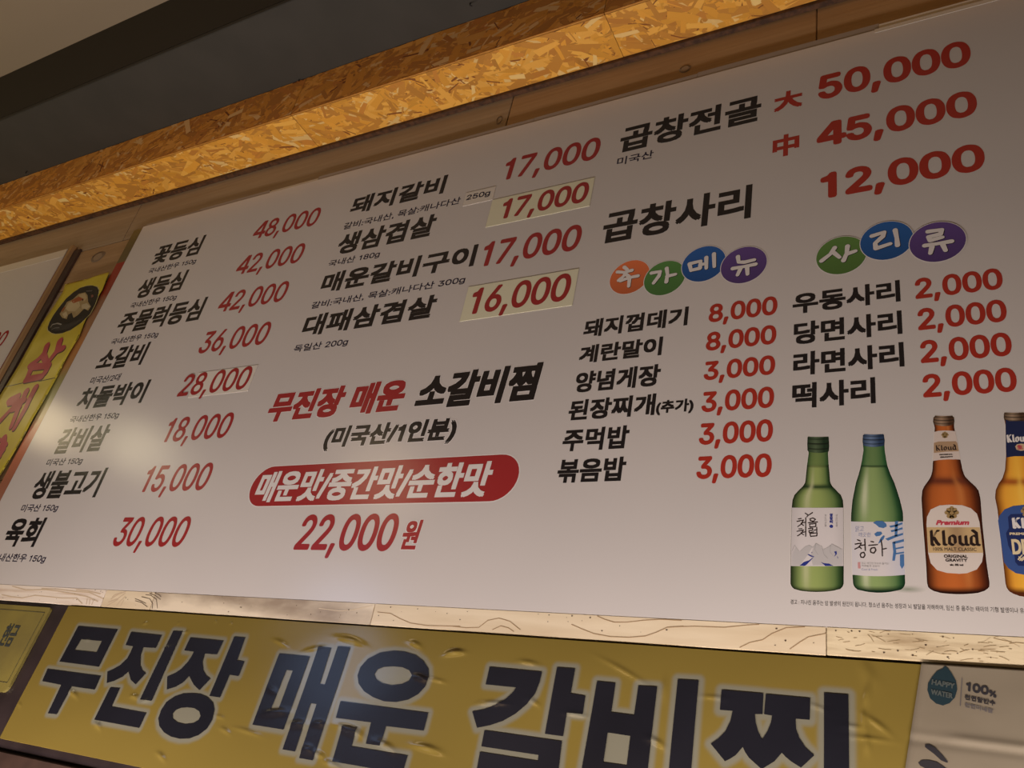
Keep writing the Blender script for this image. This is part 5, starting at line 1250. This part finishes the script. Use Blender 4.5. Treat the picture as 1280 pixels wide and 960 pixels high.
def sign_box(name, m, x0, x1, s0, s1_, out0, out1, parent=None, origin=None, bevel=0.001):
    q = MB(); c = [(x, s, w) for w in (out0, out1) for s in (s0, s1_) for x in (x0, x1)]
    q.add([sign_pt(*p) for p in c], [(0, 1, 3, 2), (4, 6, 7, 5), (0, 4, 5, 1), (2, 3, 7, 6), (0, 2, 6, 4), (1, 5, 7, 3)])
    return q.build(name, m, parent, origin=origin or sign_pt((x0 + x1) / 2, s0, out0), bevel=bevel)


sign_box('sign_back', mat('yellow_edge', (0.42, 0.30, 0.05, 1), 0.4), SX0, SX1, SS0, SS1, -0.006, -0.0012, sign)
for L in LETTERS:
    q = MB(); cx = L[0][0][0][0]
    for shape in L:
        V, F = curve_shape(shape)
        bm = bmesh.new(); vs = [bm.verts.new((x, s, 0)) for x, s in V]
        for f in F:
            try: bm.faces.new([vs[i] for i in f])
            except ValueError: pass
        xs_ = [v[0] for v in V]; ss_ = [v[1] for v in V]
        x = min(xs_) + .008
        while x < max(xs_):
            bmesh.ops.bisect_plane(bm, geom=bm.verts[:] + bm.edges[:] + bm.faces[:], plane_co=(x, 0, 0), plane_no=(1, 0, 0)); x += .008
        s = min(ss_) + .005
        while s < max(ss_):
            bmesh.ops.bisect_plane(bm, geom=bm.verts[:] + bm.edges[:] + bm.faces[:], plane_co=(0, s, 0), plane_no=(0, 1, 0)); s += .005
        bm.verts.index_update()
        co = np.array([v.co[:2] for v in bm.verts]); w = crease(co[:, 0], co[:, 1]) + 0.0011
        keep = [f for f in bm.faces]
        q.add([sign_pt(a, b_, c) for (a, b_), c in zip(co, w)], [tuple(v.index for v in f.verts) for f in keep])
        bm.free()
    q.build('letter', M_letter, sign, origin=tuple(orig), smooth=True)

# plum panel behind the signs, and the brown board under them
panel = sign_box('wall_panel', M_dark, XL, XR, -0.395, -0.0065, -0.040, -0.0075, bevel=0.001)
tag(panel, 'plum-stained panel behind the yellow signs, showing between and below them', 'panel')
lower = sign_box('counter_board', M_brown, XL, XR, -0.80, -0.402, -0.045, 0.004, bevel=0.003)
tag(lower, 'dark brown board below the long yellow sign at the bottom left', 'board')

# small glossy sign at the left edge
M_oldyel = mottled('faded_yellow_plastic', (0.26, 0.21, 0.055, 1), (0.20, 0.16, 0.05, 1), (7, 7, 7), 0.24, 4, bump=0.25)
ls = thing('shop_sign', 'small faded yellow glossy sign at the bottom left corner with rounded corner and grey letters', 'sign', (-2.75, 1.5, Z(0.2)))
Pc = []
LX1, LS0, LS1 = -2.402, -0.262, -0.018
for cx_, cs, a0 in ((LX1 - .022, LS0 + .022, -90), (LX1 - .006, LS1 - .006, 0), (-3.35, LS1 - .006, 90), (-3.35, LS0 + .022, 180)):
    r = .022 if cs < -.1 else .006
    for k in range(6):
        a = math.radians(a0 + 18 * k); Pc.append((cx_ + r * math.cos(a), cs + r * math.sin(a)))
q = MB(); n = len(Pc)
q.add([sign_pt(x, s, 0.001) for x, s in Pc] + [sign_pt(x, s, -0.007) for x, s in Pc], [tuple(range(n)), tuple(range(2 * n - 1, n - 1, -1))] + [(i, n + i, n + (i + 1) % n, (i + 1) % n) for i in range(n)])
q.build('sign_sheet', M_oldyel, ls, origin=sign_pt(-2.75, -0.2), bevel=0.0)
M_greyink = mat('faded_grey_ink', (0.05, 0.055, 0.05, 1), 0.3)
sp = lambda lay: (lambda x, s, i=0: sign_pt(x, s, 0.0014 + 0.0004 * lay + 0.000004 * i))
q = MB(); gx1, gs1 = on_sign(28, 781); gx0, gs0 = on_sign(5, 808); text(q, '현금', gx0 - 1.08 * (gx1 - gx0), gx1, gs0, gs1, 0.0014, sp(1)); q.build('lettering', M_greyink, ls, origin=sign_pt(-2.75, -0.2))
q = MB()
for d in (0.016,):
    R_ = [(LX1 - d, LS0 + d * 1.6), (LX1 - d, LS1 - d), (-3.34, LS1 - d), (-3.34, LS0 + d * 1.6)]
    for a, b_ in zip(R_, R_[1:] + R_[:1]): stroke(q, [a, b_], 0.0012, sp(1))
q.build('border_line', M_greyink, ls, origin=sign_pt(-2.75, -0.2))

# grey-white water banner at the right end
M_water = mottled('grey_white_vinyl', (0.265, 0.225, 0.165, 1), (0.22, 0.185, 0.135, 1), (4, 4, 9), 0.36, 5)  # pale grey-brown base with slight noise, well below the board's white
wb = thing('water_banner', 'greyish white banner with a teal water drop mark right of the yellow sign', 'banner', (0.1, 1.5, Z(0.1)))
WX0, WX1 = -0.109, 0.60


def wwave(x, s): return 0.0022 * math.exp(-((s + .118 + .02 * (x + .1)) / .006) ** 2) * (1 if x > -.08 else 0.3) - 0.0012 * math.exp(-((s + .128 + .02 * (x + .1)) / .006) ** 2) + 0.0006 * math.sin(x * 14 + s * 20)


q = MB(); NX, NZ = 60, 110; P = []
for i in range(NZ + 1):
    s = -0.374 + 0.367 * i / NZ
    for j in range(NX + 1):
        x0 = WX0 - 0.030 * (0.0 - s) / 0.15 * 0.6 if False else WX0 + (s + 0.002) * 0.18
        x = x0 + (WX1 - x0) * j / NX
        P.append(sign_pt(x, s, 0.0030 + wwave(x, s)))
q.add(P, [(i * (NX + 1) + j, i * (NX + 1) + j + 1, (i + 1) * (NX + 1) + j + 1, (i + 1) * (NX + 1) + j) for i in range(NZ) for j in range(NX)])
o = q.build('banner_sheet', M_water, wb, origin=(0.1, 1.5, Z(0.1)), smooth=True)
sol = o.modifiers.new('thickness', 'SOLIDIFY'); sol.thickness = 0.0008; sol.offset = -1
w5 = lambda a, b_: on_sign(1040 + a / 5.333, 780 + b_ / 5.333)
wp = lambda lay: (lambda x, s, i=0: sign_pt(x, s, 0.0034 + wwave(x, s) + 0.0004 * lay + 0.000004 * i))
q = MB(); V, F = curve_shape([[w5(*p) for p in ((755, 283), (775, 300), (800, 335), (828, 385), (836, 440), (820, 495), (785, 532), (740, 548), (695, 535), (655, 500), (637, 445), (642, 400), (665, 360), (700, 318), (735, 303))]])
q.add([wp(1)(x, s) for x, s in V], F); q.build('water_drop', mat('teal_ink', (0.018, 0.037, 0.047, 1), 0.35), wb, origin=(0.1, 1.5, Z(0.1)))
M_tealtxt = mat('pale_teal_ink', (0.085, 0.10, 0.095, 1), 0.35); M_dk = mat('charcoal_ink', (0.035, 0.033, 0.038, 1), 0.35); M_lt = mat('mid_grey_ink', (0.12, 0.11, 0.115, 1), 0.35)


def wtext(name, body, BL, BR, TL, bold, m, lay=1, **k):
    q = MB(); text3(q, body, w5(*BL), w5(*BR), w5(*TL), bold, wp(lay), **k); q.build(name, m, wb, origin=(0.1, 1.5, Z(0.1)))


wtext('lettering', 'HAPPY', (664, 408), (818, 438), (668, 372), 0.0004, M_tealtxt, 3)
wtext('lettering', 'WATER', (660, 474), (806, 504), (662, 438), 0.0004, M_tealtxt, 3)
wtext('lettering', '100', (892, 450), (1044, 482), (896, 390), 0.0009, M_dk, 1, clean=True, round_=True)
wtext('lettering', '%', (1046, 486), (1096, 498), (1048, 444), 0.0005, M_dk, 1, clean=True)
wtext('lettering', '천연암반수', (884, 508), (1090, 552), (886, 472), 0.0003, M_dk)
wtext('lettering', '천연미네랄', (884, 558), (1074, 602), (886, 526), 0.0002, M_lt)
q = MB(); stroke(q, [w5(868, 368), w5(856, 550)], 0.0010, wp(1)); q.build('divider_line', M_lt, wb, origin=(0.1, 1.5, Z(0.1)))
for P in ([(622, 808), (650, 805), (690, 828), (740, 880), (775, 925), (768, 930), (730, 915), (680, 870), (640, 840), (622, 825)], [(577, 930), (600, 912), (650, 912), (700, 925), (740, 950), (790, 990), (740, 1000), (640, 975), (590, 950)]):
    q = MB(); V, F = curve_shape([[w5(*p) for p in P]]); q.add([wp(1)(x, s) for x, s in V], F); q.build('brush_mark', M_dk, wb, origin=(0.1, 1.5, Z(0.1)))
